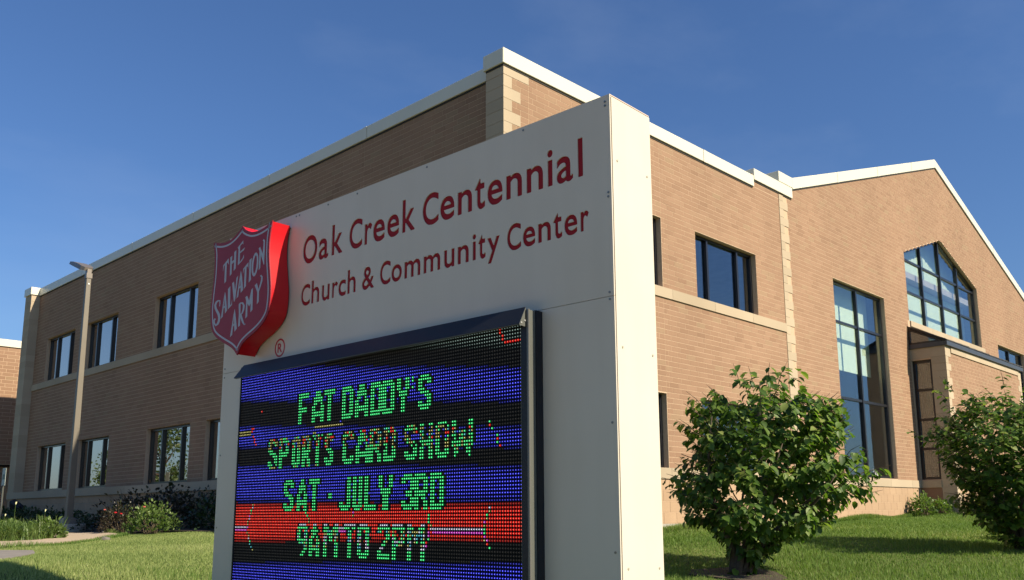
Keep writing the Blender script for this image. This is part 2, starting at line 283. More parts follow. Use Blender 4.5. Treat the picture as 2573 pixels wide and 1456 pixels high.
SIGN = {"outline":[[3.359,2.1675],[3.3195,2.1325],[3.2667,2.1063],[3.2153,2.0894],[3.1443,2.082],[3.0752,2.0869],[3.0076,2.0998],[2.9549,2.1196],[2.9652,2.0785],[2.976,2.0256],[2.9812,1.9716],[2.981,1.901],[2.9746,1.8372],[2.9622,1.7648],[2.9479,1.6847],[2.9389,1.6215],[2.9375,1.5523],[2.9434,1.4921],[2.9577,1.4372],[2.9915,1.3928],[3.0423,1.3544],[3.1076,1.3216],[3.1743,1.2962],[3.2418,1.2705],[3.3023,1.2357],[3.3507,1.1732],[3.3932,1.2121],[3.4473,1.2449],[3.5321,1.2829],[3.6108,1.3197],[3.6755,1.3567],[3.7179,1.3951],[3.7468,1.4483],[3.7619,1.5163],[3.7682,1.5751],[3.7643,1.6407],[3.7575,1.7227],[3.7468,1.8126],[3.7433,1.9124],[3.7493,2.0146],[3.7628,2.0681],[3.7791,2.1181],[3.7556,2.1192],[3.6755,2.0982],[3.5977,2.0887],[3.5225,2.0938],[3.4499,2.1156],[3.3935,2.1446]],"glyphs":[["T",[[[3.6138,1.8582],[3.6162,1.9073],[3.5399,1.9503],[3.5309,1.8981],[3.55,1.9212],[3.5642,1.9151],[3.5591,1.772],[3.5843,1.7589],[3.589,1.9092],[3.6043,1.8997]]]],["H",[[[3.5145,1.9531],[3.4884,1.9614],[3.4891,1.9164],[3.4585,1.9228],[3.4594,1.9852],[3.4325,1.9959],[3.4294,1.8497],[3.4572,1.836],[3.4564,1.9066],[3.489,1.8953],[3.4846,1.8166],[3.5095,1.8037]]]],["E",[[[3.415,2.0106],[3.3406,2.0529],[3.335,2.0186],[3.3487,2.0326],[3.3798,2.0174],[3.3791,1.97],[3.3121,1.9923],[3.324,1.9728],[3.3775,1.9592],[3.377,1.8859],[3.3341,1.9141],[3.322,1.9377],[3.3168,1.9141],[3.3445,1.8918],[3.4003,1.8678],[3.4011,1.9972]]]],["N",[[[3.118,1.9429],[3.0993,1.9533],[3.0825,1.9288],[3.0594,1.892],[3.054,1.984],[3.0672,1.9942],[3.0533,2.0042],[3.0368,1.9889],[3.0332,1.8077],[3.0398,1.803],[3.0828,1.8899],[3.0845,1.7889],[3.104,1.7758],[3.1042,1.9196]]]],["O",[[[3.1143,1.8203],[3.1173,1.8004],[3.1223,1.782],[3.1291,1.7659],[3.1373,1.753],[3.1466,1.7438],[3.1564,1.7388],[3.1664,1.7383],[3.1759,1.7424],[3.1845,1.7507],[3.1919,1.763],[3.1975,1.7787],[3.2012,1.7968],[3.2026,1.8166],[3.2019,1.8371],[3.1989,1.8571],[3.1938,1.8757],[3.187,1.8919],[3.1786,1.9049],[3.1693,1.9141],[3.1593,1.9189],[3.1494,1.9192],[3.1398,1.915],[3.1312,1.9064],[3.124,1.894],[3.1184,1.8783],[3.1149,1.8602],[3.1135,1.8405],[3.1143,1.8203],[3.1361,1.8258],[3.1353,1.8411],[3.1355,1.8559],[3.1369,1.8694],[3.1393,1.8809],[3.1427,1.8899],[3.1469,1.8958],[3.1516,1.8985],[3.1566,1.8978],[3.1617,1.8936],[3.1666,1.8863],[3.1711,1.8761],[3.175,1.8636],[3.178,1.8494],[3.1799,1.8342],[3.1808,1.8189],[3.1805,1.8041],[3.1791,1.7906],[3.1767,1.7791],[3.1733,1.7702],[3.1691,1.7643],[3.1644,1.7617],[3.1594,1.7625],[3.1543,1.7667],[3.1494,1.774],[3.1449,1.7842],[3.1411,1.7966],[3.1381,1.8107],[3.1361,1.8258]]]],["I",[[[3.2375,1.8772],[3.2082,1.8892],[3.2105,1.7634],[3.2026,1.7212],[3.2337,1.7036],[3.2336,1.7915]]]],["T",[[[3.321,1.7837],[3.3187,1.8264],[3.2509,1.8633],[3.2475,1.8112],[3.258,1.8338],[3.2737,1.8316],[3.2701,1.6821],[3.2962,1.6662],[3.2971,1.8257],[3.3079,1.8157]]]],["A",[[[3.3511,1.8152],[3.3324,1.7738],[3.3067,1.6605],[3.3383,1.6427],[3.354,1.7587]],[[3.3511,1.8152],[3.3521,1.7584],[3.3703,1.62],[3.3947,1.6082],[3.3591,1.7804]],[[3.3694,1.6909],[3.3442,1.7002],[3.3417,1.6861],[3.3705,1.6756]]]],["V",[[[3.4685,1.7391],[3.444,1.7476],[3.4173,1.6661],[3.4186,1.5939],[3.4299,1.5871]],[[3.3877,1.7839],[3.4085,1.7718],[3.4192,1.6664],[3.42,1.6286],[3.4299,1.5871],[3.4116,1.6065]]]],["L",[[[3.5243,1.7035],[3.4922,1.7217],[3.4822,1.567],[3.4655,1.5774],[3.4575,1.6124],[3.4551,1.5681],[3.5127,1.5407]]]],["A",[[[3.5658,1.6879],[3.5505,1.6503],[3.5229,1.534],[3.5505,1.5157],[3.569,1.636]],[[3.5658,1.6879],[3.5687,1.6394],[3.5819,1.4952],[3.6084,1.4818],[3.5754,1.6545]],[[3.5875,1.5691],[3.56,1.5787],[3.5573,1.5643],[3.5885,1.5536]]]],["S",[[[3.6319,1.5835],[3.6271,1.6068],[3.6299,1.633],[3.6667,1.6405],[3.7006,1.6311],[3.7166,1.608],[3.7103,1.579],[3.6847,1.5486],[3.6598,1.5214],[3.6478,1.498],[3.65,1.4725],[3.6641,1.4544],[3.6767,1.4488],[3.6937,1.4612],[3.6965,1.4829],[3.6803,1.4905],[3.6989,1.5008],[3.7176,1.489],[3.7151,1.4608],[3.6806,1.4343],[3.6396,1.4418],[3.6214,1.4643],[3.6161,1.4935],[3.6265,1.5224],[3.6534,1.5522],[3.6799,1.5791],[3.6883,1.6019],[3.6796,1.6207],[3.656,1.6287],[3.6463,1.6301],[3.639,1.609],[3.6412,1.5856]]]],["M",[[[3.2687,1.5965],[3.2451,1.6045],[3.214,1.5605],[3.1909,1.6409],[3.1708,1.651],[3.1625,1.4852],[3.1897,1.4694],[3.1908,1.5366],[3.212,1.5181],[3.2366,1.5439],[3.2297,1.4453],[3.2551,1.4324],[3.2551,1.5672]]]],["Y",[[[3.1482,1.6656],[3.1197,1.679],[3.0934,1.6265],[3.0651,1.6961],[3.0637,1.7143],[3.0823,1.7267],[3.0663,1.7325],[3.0455,1.7143],[3.0464,1.6827],[3.0861,1.6096],[3.0838,1.5326],[3.1071,1.5164],[3.1091,1.6101]]]],["R",[[[3.3577,1.5498],[3.332,1.5525],[3.3243,1.3887],[3.3519,1.3818],[3.3488,1.4803]],[[3.3473,1.5471],[3.3276,1.5555],[3.3094,1.5534],[3.2974,1.5377],[3.2994,1.508],[3.3121,1.4841],[3.3351,1.4738],[3.3236,1.466],[3.2957,1.4763],[3.2762,1.5015],[3.2717,1.5352],[3.2967,1.5627],[3.3381,1.5668],[3.3597,1.5546]],[[3.3334,1.4713],[3.3196,1.4399],[3.296,1.4054],[3.2668,1.383],[3.2458,1.3887],[3.2496,1.392],[3.2594,1.3901],[3.274,1.4077],[3.2931,1.4401],[3.3095,1.4708]]]],["A",[[[3.4118,1.5293],[3.3972,1.4877],[3.3676,1.3712],[3.3986,1.3519],[3.4165,1.4736]],[[3.4118,1.5293],[3.4149,1.4768],[3.4292,1.3323],[3.458,1.3186],[3.4226,1.4916]],[[3.4362,1.4048],[3.4074,1.4177],[3.4047,1.402],[3.4366,1.3895]]]]],"L1":[["O",2.794,2.6158],["a",2.5998,2.4812],["k",2.4454,2.3198],["C",2.2449,2.0984],["r",2.0754,1.9943],["e",1.9845,1.8595],["e",1.839,1.714],["k",1.6849,1.5602],["C",1.4878,1.3355],["e",1.3233,1.1931],["n",1.1661,1.0394],["t",1.0168,0.9297],["e",0.9121,0.7864],["n",0.7588,0.6327],["n",0.599,0.4729],["i",0.4415,0.4007],["a",0.3756,0.2565],["l",0.2231,0.1873]],"L2":[["C",2.7979,2.6834],["h",2.6705,2.5731],["u",2.5447,2.4513],["r",2.4252,2.3567],["c",2.3521,2.2654],["h",2.2506,2.1569],["&",2.0907,1.9612],["C",1.9019,1.7908],["o",1.7842,1.6786],["m",1.6552,1.4997],["m",1.471,1.3159],["u",1.2837,1.1895],["n",1.1628,1.0657],["i",1.0353,1.004],["t",0.9873,0.9246],["y",0.9105,0.8106],["C",0.7526,0.6423],["e",0.6301,0.535],["n",0.5153,0.4201],["t",0.4038,0.3394],["e",0.3253,0.2329],["r",0.2119,0.1543]]}
# ------------------------------------------------------------------ the big brick building
XW, YR, XC = 9.869, 9.716, 9.6
ZT = 7.53
bld = empty('building', (XW, YR, -.4), label='two storey tan brick building with white metal coping, cast stone bands and a gable', cat='building')
CRS, BL_, JT = .1016, .3048, .0095
class Wall:
    """kind 'Y': face looks to -Y at y=pl, u = x.  kind 'X': face looks to -X at x=pl, u = y"""
    def __init__(s, kind, pl): s.k = kind; s.pl = pl
    def P(s, u, z, d): return (u, s.pl+d, z) if s.k == 'Y' else (s.pl+d, u, z)
    def box(s, mb, u0, u1, z0, z1, d0, d1, c=None): mb.box(s.P(u0, z0, d0), s.P(u1, z1, d1), c)
def open_interval(o, z):
    """u interval taken out by opening o at height z"""
    if len(o) == 4:
        u0, u1, z0, z1 = o
        return (u0, u1) if z0 < z < z1 else None
    xs = []
    n = len(o)
    for i in range(n):
        (a, b), (c_, d) = o[i], o[(i+1) % n]
        if (b > z) != (d > z): xs.append(a+(c_-a)*(z-b)/(d-b))
    return (min(xs), max(xs)) if len(xs) >= 2 else None
def bricks(wall_u, z0, z1, openings, zref, joints=(), seed=0, pitch=BL_, course=CRS, third=True):
    """wall_u(z) -> (ua, ub); list of (u0,u1,z0,z1)"""
    out = []; k0 = int(math.floor((z0-zref)/course)); k1 = int(math.ceil((z1-zref)/course))
    rr = random.Random(seed)
    for k in range(k0, k1):
        za = zref+k*course; zb = za+course; zm = (za+zb)/2
        if zb <= z0+.02 or za >= z1-.02: continue
        za = max(za, z0); zb = min(zb, z1)
        iv = wall_u(zm)
        if iv is None or iv[1]-iv[0] < .03: continue
        segs = [iv]; cuts = sorted([j for j in joints if iv[0] < j < iv[1]])
        for j in cuts: a, b = segs.pop(); segs += [(a, j), (j, b)]
        offs = (k % 2)*(pitch/3 if third else pitch/2)
        for sa, sb in segs:
            us = [sa]; u = sa + (pitch*(.34 if k % 2 else .67) if third else pitch*(.5 if k % 2 else 1)); 
            while u < sb-.02: us.append(u); u += pitch
            if sb-us[-1] < .04 and len(us) > 1: us.pop()
            us.append(sb)
            for a, b in zip(us[:-1], us[1:]):
                parts = [(a, b, za, zb)]
                for o in openings:
                    oi = open_interval(o, zm)
                    nxt = []
                    for (p, q_, c_, d) in parts:
                        if len(o) == 4 and not (o[2] < zm < o[3]):
                            if o[2] < d and o[3] > c_ and q_ > o[0]+.001 and p < o[1]-.001:
                                # opening edge lies in this course: trim height
                                for (pp, qq, tr) in ((p, min(q_, o[0]), 0), (max(p, o[0]), min(q_, o[1]), 1), (max(p, o[1]), q_, 0)):
                                    if qq-pp > .012:
                                        if tr: nxt.append((pp, qq, c_, min(d, o[2])) if o[2] > zm else (pp, qq, max(c_, o[3]), d))
                                        else: nxt.append((pp, qq, c_, d))
                            else: nxt.append((p, q_, c_, d))
                        elif oi is None or q_ <= oi[0] or p >= oi[1]: nxt.append((p, q_, c_, d))
                        else:
                            if oi[0]-p > .015: nxt.append((p, oi[0], c_, d))
                            if q_-oi[1] > .015: nxt.append((oi[1], q_, c_, d))
                    parts = nxt
                out += [(x[0], x[1], x[2], x[3]) for x in parts if x[3]-x[2] > .015]
    return out
ALLB = []   # (wall, u0,u1,z0,z1)
def lay(W, lst, j=JT/2):
    for (a, b, c_, d) in lst: ALLB.append((W, a+j, b-j, c_+j, d-j))
def poly_wall(W, outer, holes, depth, parent, mat=M_mortar, d0=.0025, name='wall'):
    loops = [outer]+holes; fl = [[Vector((u, z, 0)) for u, z in lp] for lp in loops]
    tris = tessellate_polygon(fl); flat = [p for lp in loops for p in lp]; n = len(flat)
    vs = [W.P(u, z, d0) for u, z in flat]+[W.P(u, z, depth) for u, z in flat]
    fs = [tuple(t_) for t_ in tris]+[tuple(i+n for i in reversed(t_)) for t_ in tris]
    o = 0
    for lp in loops:
        m_ = len(lp); fs += [(o+i, o+(i+1) % m_, o+(i+1) % m_+n, o+i+n) for i in range(m_)]; o += m_
    mb = MB(); mb.add(vs, fs); return mb.build(name, mat, parent)
def rect(o): return [(o[0], o[2]), (o[1], o[2]), (o[1], o[3]), (o[0], o[3])]
WR = Wall('Y', YR); WL = Wall('X', XW)
Z1, Z2 = .785, 2.185; Z3, Z4 = 4.25, 5.65
OR = [(11.49,13.92,Z1,Z2),(11.49,13.92,Z3,Z4),(15.12,17.55,Z1,Z2),(15.12,17.55,Z3,Z4),(21.45,24.65,.8,5.85),(34.75,37.95,.8,5.85)]
PENT = [(26.43,5.47),(32.95,5.47),(32.95,7.59),(29.69,8.66),(26.43,7.59)]
def gtop(u): return 7.70+(min(u, 59.5-u)-19.47)*.3375
outer = [(XC+.04,-.6),(40,-.6),(40,gtop(40)+.2),(29.75,gtop(29.75)+.2),(19.44,gtop(19.44)+.2),(19.44,7.6),(17.6,7.6),(17.6,7.45),(XC+.04,7.45)]
poly_wall(WR, outer, [rect(o)[::-1] for o in OR]+[PENT[::-1]], .30, bld)
YLEFT = []
for a, b in ((10.35,12.9),(15.2,17.6),(17.9,19.89),(20.68,23.09),(25.5,27.73),(28.7,31.13)):
    for c_, d in ((Z1-.02, 2.17), (Z3, 5.66)):
        if (a, b) == (10.35, 12.9): continue
        YLEFT.append((a, b, c_, d))
YLEFT = [(12.4,14.8,Z1,2.17),(12.4,14.8,Z3,5.66),(17.5,19.89,.765,2.17),(20.68,23.08,.765,2.17),(25.5,27.73,.765,2.17),(28.72,31.13,.765,2.17),
         (20.68,23.08,Z3,5.66),(25.48,27.74,Z3,5.66),(28.70,31.11,Z3,5.66)]
poly_wall(WL, [(YR+.1,-.6),(32.75,-.6),(32.75,7.45),(YR+.1,7.45)], [rect(o)[::-1] for o in YLEFT], .30, bld)
# right wall bricks
def wu_low(z): return (XC+.2, 18.79)
def gable_u(z):
    if z < 7.72: return (19.2, 39.9)
    x = 19.47+(z-7.72)/.3375
    return (x, 59.5-x) if x < 29.7 else None
JR = (10.2, 13.93)
lay(WR, bricks(wu_low, .785, 4.045, OR, .785, JR, 1)); lay(WR, bricks(wu_low, 4.245, 7.28, OR, .785, JR, 2))
lay(WR, bricks(lambda z: (17.62, 18.79) , 7.28, 7.46, OR, .785, (), 2))
BAYX0, BAYX1, BAYY = 26.24, 33.4, 8.73
def gab2(z):
    iv = gable_u(z); return iv
bayo = (BAYX0+.0, BAYX1, -.6, 5.0)
lay(WR, bricks(gab2, .785, 11.3, OR+[PENT, (26.24, 33.4, -1, 4.8), (26.30, 33.12, 4.0, 5.47)], .785, (21.42, 24.68), 3))
lay(WL, bricks(lambda z: (10.13, 32.17), .735, 4.045, YLEFT, .735, (13.9, 16.6, 24.3), 5)); lay(WL, bricks(lambda z: (10.13, 32.17), 4.245, 7.28, YLEFT, .735, (13.9, 16.6, 24.3), 6))
# quoins at the building corner, the pier at the far end, the gable line
def stone(name, a, b, mat=None):
    mb = MB(); mb.box(a, b); ctr = [(x+y)/2 for x, y in zip(a, b)]
    return mb.build(name, mat or M_stone, bld, at=ctr)
G = .006
z = 7.29; i = 0
while z > .79:
    h = .2032 if z-.2032 > .79 else z-.785
    wr = .60 if i == 0 else (.20 if i % 2 else .40)
    if i == 0:
        stone('quoin_stone', (XC, YR-.004, z-h+G), (XC+wr, 10.13, z-G))
    else: stone('quoin_stone', (XC, YR-.004, z-h+G/2), (XC+wr-.004, 10.13, z-G/2))
    z -= h; i += 1
mb = MB(); mb.box((XC+.006, YR+.002, -.5), (XC+.2, 10.124, 7.4)); mb.build('quoin_backing', M_mortar, bld)
z = 7.27; i = 0
while z > .75:
    h = .2032 if z-.2032 > .75 else z-.735
    stone('quoin_stone', (XC, 32.17, z-h+G/2), (XW+.1, 32.75, z-G/2)); z -= h; i += 1
mb = MB(); mb.box((XC+.006, 32.178, .5), (XW+.09, 32.742, 7.3)); mb.build('quoin_backing', M_mortar, bld)
z = 7.47; i = 0
while z > .79:
    h = min(.2032, z-.785); wr = .20 if i % 2 == 0 else .41
    stone('quoin_stone', (18.79, YR-.012, z-h+G/2), (18.79+wr, YR+.05, z-G/2)); z -= h; i += 1
# cast stone bands
def band(W, u0, u1, zt, hh, step, proud, seed=0, skip=()):
    u = u0; rr = random.Random(seed)
    while u < u1-.01:
        e = min(u+step, u1)
        if u1-e < .25: e = u1
        mb = MB(); W.box(mb, u+.003, e-.003, zt-hh, zt, -proud, .06)
        mb.build('sill_stone', M_stone, bld, at=W.P((u+e)/2, zt-hh/2, 0)); u = e
band(WR, XC+.01, 18.79, 4.245, .20, 1.53, .03, 1); band(WR, XC+.01, 26.22, .785, .20, 1.45, .03, 2); band(WR, 33.42, 40, .785, .20, 1.45, .03, 2)
band(WR, 26.46, 33.17, 5.47, .165, 1.7, .035, 4)
band(WL, 10.14, 32.17, 4.24, .20, 1.53, .03, 3); band(WL, 9.73, 32.75, .735, .20, 1.53, .29, 3)
# base blocks
def blocks(W, u0, u1, zt, rows, h, wl, dd, single):
    mb = MB()
    for r in range(rows):
        u = u0-(wl/2 if r % 2 else 0)
        while u < u1-.01:
            a = max(u, u0); b = min(u+wl, u1); u += wl
            if b-a < .03: continue
            za, zb = zt-(r+1)*h, zt-r*h
            if single:
                x = MB(); W.box(x, a+.004, b-.004, za+.004, zb-.004, dd, .02)
                x.build('base_block', M_block1, bld, at=W.P((a+b)/2, (za+zb)/2, 0))
            else: W.box(mb, a+.004, b-.004, za+.004, zb-.004, dd, .02, random.random())
    if not single: mb.build('base_block_course', M_block, bld, kind='stuff')
blocks(WR, 13.5, 26.22, .58, 4, .2035, .405, -.002, True); blocks(WR, XC+.02, 13.5, .58, 4, .2035, .405, -.002, False); blocks(WR, 33.42, 40, .58, 4, .2035, .405, -.002, False)
WL2 = Wall('X', XC+.03)
blocks(WL2, YR+.03, 32.75, .53, 4, .2035, .405, -.002, False)
mb = MB(); mb.box((XC+.01, YR-.01, -1.0), (26.2, YR+.2, -.236)); mb.box((XC+.015, YR+.2, -1.0), (XW+.1, 32.74, -.30)); mb.box((XC+.04, YR+.2, -.30), (XW+.1, 32.74, .56)); mb.box((33.3, YR-.01, -1), (40, YR+.2, -.236)); mb.build('foundation', M_conc, bld)
# coping
def coping_seg(mb, P0, P1, out, hgt, proud, back, zt=None):
    """P0,P1: points on the wall face at the coping top; out: outward unit (x,y)"""
    (x0, y0, z0), (x1, y1, z1) = P0, P1; ox, oy = out
    vs = []
    for (x, y, z_) in (P0, P1):
        for d, dz in ((proud, 0), (proud, -hgt), (-back, -hgt), (-back, 0.0)):
            vs.append((x+ox*d, y+oy*d, z_+dz))
    mb.add(vs, [(0,1,2,3),(7,6,5,4),(0,4,5,1),(1,5,6,2),(2,6,7,3),(3,7,4,0)])
def coping(P0, P1, out, hgt, proud=.04, back=.45, joints=(), step=3.0, first=0):
    a, b = Vector(P0), Vector(P1); L = (b-a).length; cuts = [0]; s_ = first or step
    while s_ < L-.3: cuts.append(s_); s_ += step
    cuts.append(L); d = (b-a)/L
    for s0, s1 in zip(cuts[:-1], cuts[1:]):
        mb = MB(); p = a+d*(s0+(.004 if s0 > 0 else 0)); q_ = a+d*(s1-(.004 if s1 < L else 0))
        coping_seg(mb, p, q_, out, hgt, proud, back); bevel(mb.build('coping', M_coping, bld, at=(p+q_)/2), .006)
        if s0 > 0:
            mb = MB(); c_ = a+d*s0; coping_seg(mb, c_+d*.006, c_+d*.11, out, hgt+.001, proud+.002, back+.002); mb.build('joint_cover', M_coping, bld)
            mb = MB(); coping_seg(mb, c_-d*.006, c_+d*.006, out, hgt-.002, proud-.008, back); mb.build('coping_joint', M_dark, bld)
def shade_strip(P0, P1, out, hgt, proud=.012):  # black strip standing in for the shade line under the coping
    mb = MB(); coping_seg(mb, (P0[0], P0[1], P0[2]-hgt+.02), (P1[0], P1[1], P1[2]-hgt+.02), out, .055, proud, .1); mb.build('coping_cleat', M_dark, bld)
OY, OX = (0, -1), (-1, 0)
coping((XC-.036, YR, 7.535), (17.6, YR, 7.535), OY, .27, first=2.9, step=3.05); shade_strip((XC-.01, YR, 7.535), (17.57, YR, 7.535), OY, .27)
coping((17.62, YR, 7.715), (19.44, YR, 7.715), OY, .27, step=9); shade_strip((17.62, YR, 7.715), (19.42, YR, 7.715), OY, .27)
coping((18.79, YR-.003, 7.985), (19.47, YR-.003, 7.985), OY, .262, step=9)
GA = (19.474, YR, 7.985); GB = (29.75, YR, 11.46); GC = (40.03, YR, 7.985)
coping(GA, GB, OY, .29, first=2.75, step=2.9); coping(GB, GC, OY, .29, step=2.9)
shade_strip(GA, GB, OY, .29); shade_strip(GB, GC, OY, .29)
coping((XW, 10.13, 7.53), (XW, 32.17, 7.53), OX, .255, step=3.66); shade_strip((XW, 10.13, 7.53), (XW, 32.17, 7.53), OX, .255)
mb = MB(); coping_seg(mb, (XC, YR+.42, 7.532), (XC, YR-.037, 7.532), OX, .265, .04, .5); bevel(mb.build('coping', M_coping, bld), .006)
shade_strip((XC, 10.12, 7.535), (XC, YR, 7.535), OX, .27)
mb = MB(); mb.box((XC-.04, 32.13, 7.285), (XW+.46, 32.79, 7.545)); bevel(mb.build('coping', M_coping, bld, label='square white cap on the pier at the far end'), .006)
# shell: end wall, back, roofs, gable roof
mb = MB()
mb.box((XW+.3, 32.45, -.6), (40, 32.75, 7.3)); mb.box((39.7, YR+.3, -.6), (40, 32.45, 7.3))
mb.build('wall', M_mortar, bld)
mb = MB(); mb.box((XW+.29, YR+.29, 7.0), (39.71, 32.46, 7.2)); mb.build('roof', M_roofm, bld)
mb = MB()
for (a, b) in ((19.47, 29.75), (40.03, 29.75)):
    za, zb = 7.62, 11.10
    mb.add([(a,YR+.3,za),(b,YR+.3,zb),(b,32,zb),(a,32,za),(a,YR+.3,za+.15),(b,YR+.3,zb+.15),(b,32,zb+.15),(a,32,za+.15)], [(0,1,2,3),(4,5,6,7),(0,4,5,1),(2,6,7,3),(1,5,6,2),(0,3,7,4)])
mb.build('gable_roof', M_roof, bld)
mb = MB(); mb.prism([(19.47,7.2),(40.03,7.2),(29.75,11.2)], lambda u, v, d: (u, d, v), 31.9, 32.0); mb.box((19.5, YR+.3, 7.2), (19.6, 31.9, 7.7)); mb.build('wall', M_mortar, bld)
# ---------------------------------------------------------- windows
def bars(W, mb, segs, fw, d0, d1):
    for (u0, z0, u1, z1) in segs:
        if abs(u1-u0) < 1e-6: W.box(mb, u0-fw/2, u0+fw/2, z0, z1, d0, d1)
        else: W.box(mb, u0, u1, z0-fw/2, z0+fw/2, d0, d1)
def window(W, o, mull, trans=(), rec=.12, fw=.055, glass=M_glass, parent=None, shade=None, inner=True, mname='mullion'):
    u0, u1, z0, z1 = o; par = parent or bld; mb = MB(); d0, d1 = rec, rec+.09
    W.box(mb, u0+.002, u0+fw, z0, z1, d0, d1); W.box(mb, u1-fw, u1-.002, z0, z1, d0, d1)
    W.box(mb, u0+fw, u1-fw, z1-fw, z1-.002, d0+.001, d1); W.box(mb, u0+fw, u1-fw, z0+.002, z0+fw, d0+.001, d1)
    f = mb.build('window', M_frame, par, at=W.P(u0, z0, 0))
    us = [u0]+list(mull)+[u1]; zs = [z0]+list(trans)+[z1]
    for x in mull:
        b = MB(); W.box(b, x-fw*.55, x+fw*.55, z0+fw, z1-fw, d0-.012, d1-.01); b.build(mname, M_frame, f)
    for zz in trans:
        for a, c_ in zip(us[:-1], us[1:]):
            b = MB(); W.box(b, a+fw*.55, c_-fw*.55, zz-fw*.5, zz+fw*.5, d0+.004, d1-.01); b.build('transom_bar', M_frame, f)
    for a, c_ in zip(us[:-1], us[1:]):
        for b0, b1 in zip(zs[:-1], zs[1:]):
            tl = .0
            b = MB(); W.box(b, a+fw*.4, c_-fw*.4, b0+fw*.4, b1-fw*.4, d0+.045, d0+.051); b.build('pane', glass, f)
    if inner:
        b = MB(); W.box(b, u0-.2, u1+.2, z0-.3, z1+.3, rec+1.6, rec+1.65); b.build('room_wall', M_intr, f)
    return f
for o in OR[:4]: window(WR, o, (o[0]+.60, o[0]+1.80), rec=.12)
for o in YLEFT: window(WL, o, (o[0]+.62, o[0]+1.70), rec=.11, glass=M_glassL)
fD = window(WR, OR[4], (23.03,), (2.80, 4.78), rec=.115, fw=.065)
window(WR, OR[5], (36.35,), (2.80, 4.78), rec=.115, fw=.065)
mb = MB(); WR.box(mb, 21.3, 24.75, 3.66, 6.1, .57, .59); mb.build('roller_shade', M_shade, fD)
# a few small white objects on the sill of the tall window
mb = MB()
for k in range(3): mb.prism([(24.02+.11*k, .87), (24.09+.11*k, .87), (24.06+.11*k, 1.09-.03*k)], lambda u, v, d: (u, YR+d, v), .40, .43)
mb.build('sill_ornament', simple('white_paper', (.8,.8,.8), .7, var=0), fD)
# gable window
mb = MB(); fw = .065; d0, d1 = .115, .205
def strip(mb, a, b, wdt, d0, d1, side=0):
    (x0, z0), (x1, z1) = a, b; L = math.hypot(x1-x0, z1-z0); nx_, nz_ = -(z1-z0)/L*wdt, (x1-x0)/L*wdt
    s0, s1 = (-.5, .5) if side == 0 else (0, side)
    mb.prism([(x0+nx_*s0, z0+nz_*s0), (x1+nx_*s0, z1+nz_*s0), (x1+nx_*s1, z1+nz_*s1), (x0+nx_*s1, z0+nz_*s1)], lambda u, v, d: (u, YR+d, v), d0, d1)
pts = PENT
for i in range(5): strip(mb, pts[i], pts[(i+1) % 5], fw, d0+.001*i, d1+.001*i, 1)
gw = mb.build('gable_window', M_frame, bld, at=(26.43, YR, 5.47))
def ptop(x): return 7.59+(8.66-7.59)*(1-abs(x-29.69)/3.26)
MU = [28.06, 29.69, 31.32]; TR = [6.44, 7.44]; ed = [26.43]+MU+[32.95]
for x in MU:
    b = MB(); WR.box(b, x-.035, x+.035, 5.47+fw, ptop(x)-fw, .10, .195); b.build('mullion', M_frame, gw)
for zz in TR:
    for a, c_ in zip(ed[:-1], ed[1:]):
        b = MB(); WR.box(b, a+.035, c_-.035, zz-.033, zz+.033, .12, .195); b.build('transom_bar', M_frame, gw)
for a, c_ in zip(ed[:-1], ed[1:]):
    for b0, b1 in ((5.47, TR[0]), (TR[0], TR[1])):
        b = MB(); WR.box(b, a+.025, c_-.025, b0+.02, b1-.02, .16, .166); b.build('pane', M_glass, gw)
    b = MB(); b.prism([(a+.025, TR[1]+.02), (c_-.025, TR[1]+.02), (c_-.025, ptop(c_-.025)-.03), (a+.025, ptop(a+.025)-.03)], lambda u, v, d: (u, YR+d, v), .16, .166); b.build('pane', M_glass, gw)
mb = MB(); WR.box(mb, 26.3, 33.2, 5.3, 8.9, .60, .62); mb.build('roller_shade', M_shade, gw)
# ---------------------------------------------------------- projecting bay
WBX = Wall('X', BAYX0); WBY = Wall('Y', BAYY)
# side (faces -x): lintel, quoins, window
holes = [rect((9.13, 9.69, .81, 4.23))[::-1]]
poly_wall(WBX, [(BAYY+.1, -.6), (YR, -.6), (YR, 4.60), (BAYY+.1, 4.60)], holes, .22, bld)
z = 4.575; i = 0
while z > -.4:
    h = .30 if i == 0 else .2032
    wr = .42 if i == 0 else (.20 if i % 2 else .38)
    stone('quoin_stone', (BAYX0-.006, BAYY-.006, z-h+G/2), (BAYX0+wr, 9.125, z-G/2))
    stone('quoin_stone', (BAYX1-(wr if i else .3), BAYY-.006, z-h+G/2), (BAYX1+.006, 9.125, z-G/2))
    z -= h; i += 1
stone('lintel_stone', (BAYX0-.005, 9.129, 4.275), (BAYX0+.05, YR-.003, 4.572))
stone('sill_stone', (BAYX0-.03, 9.129, .585), (BAYX0+.06, YR-.003, .785))
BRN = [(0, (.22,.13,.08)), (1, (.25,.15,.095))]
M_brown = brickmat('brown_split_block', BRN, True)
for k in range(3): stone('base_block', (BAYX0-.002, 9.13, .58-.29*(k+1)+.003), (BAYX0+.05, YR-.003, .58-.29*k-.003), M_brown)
fb = window(WBX, (9.13, 9.69, .81, 4.23), (), (1.68, 2.515, 3.37), rec=.085, fw=.075, inner=False)
mb = MB()
n = 24
for k in range(n):
    a0 = 9.16+(.55)*k/n; a1 = 9.16+.55*(k+1)/n; da = .33+.006*math.sin(k*1.9); db = .33+.006*math.sin((k+1)*1.9)
    mb.add([WBX.P(a0, .8, da), WBX.P(a1, .8, db), WBX.P(a1, 4.25, db), WBX.P(a0, 4.25, da)], [(0, 1, 2, 3)])
mb.build('curtain', M_shade2, fb)
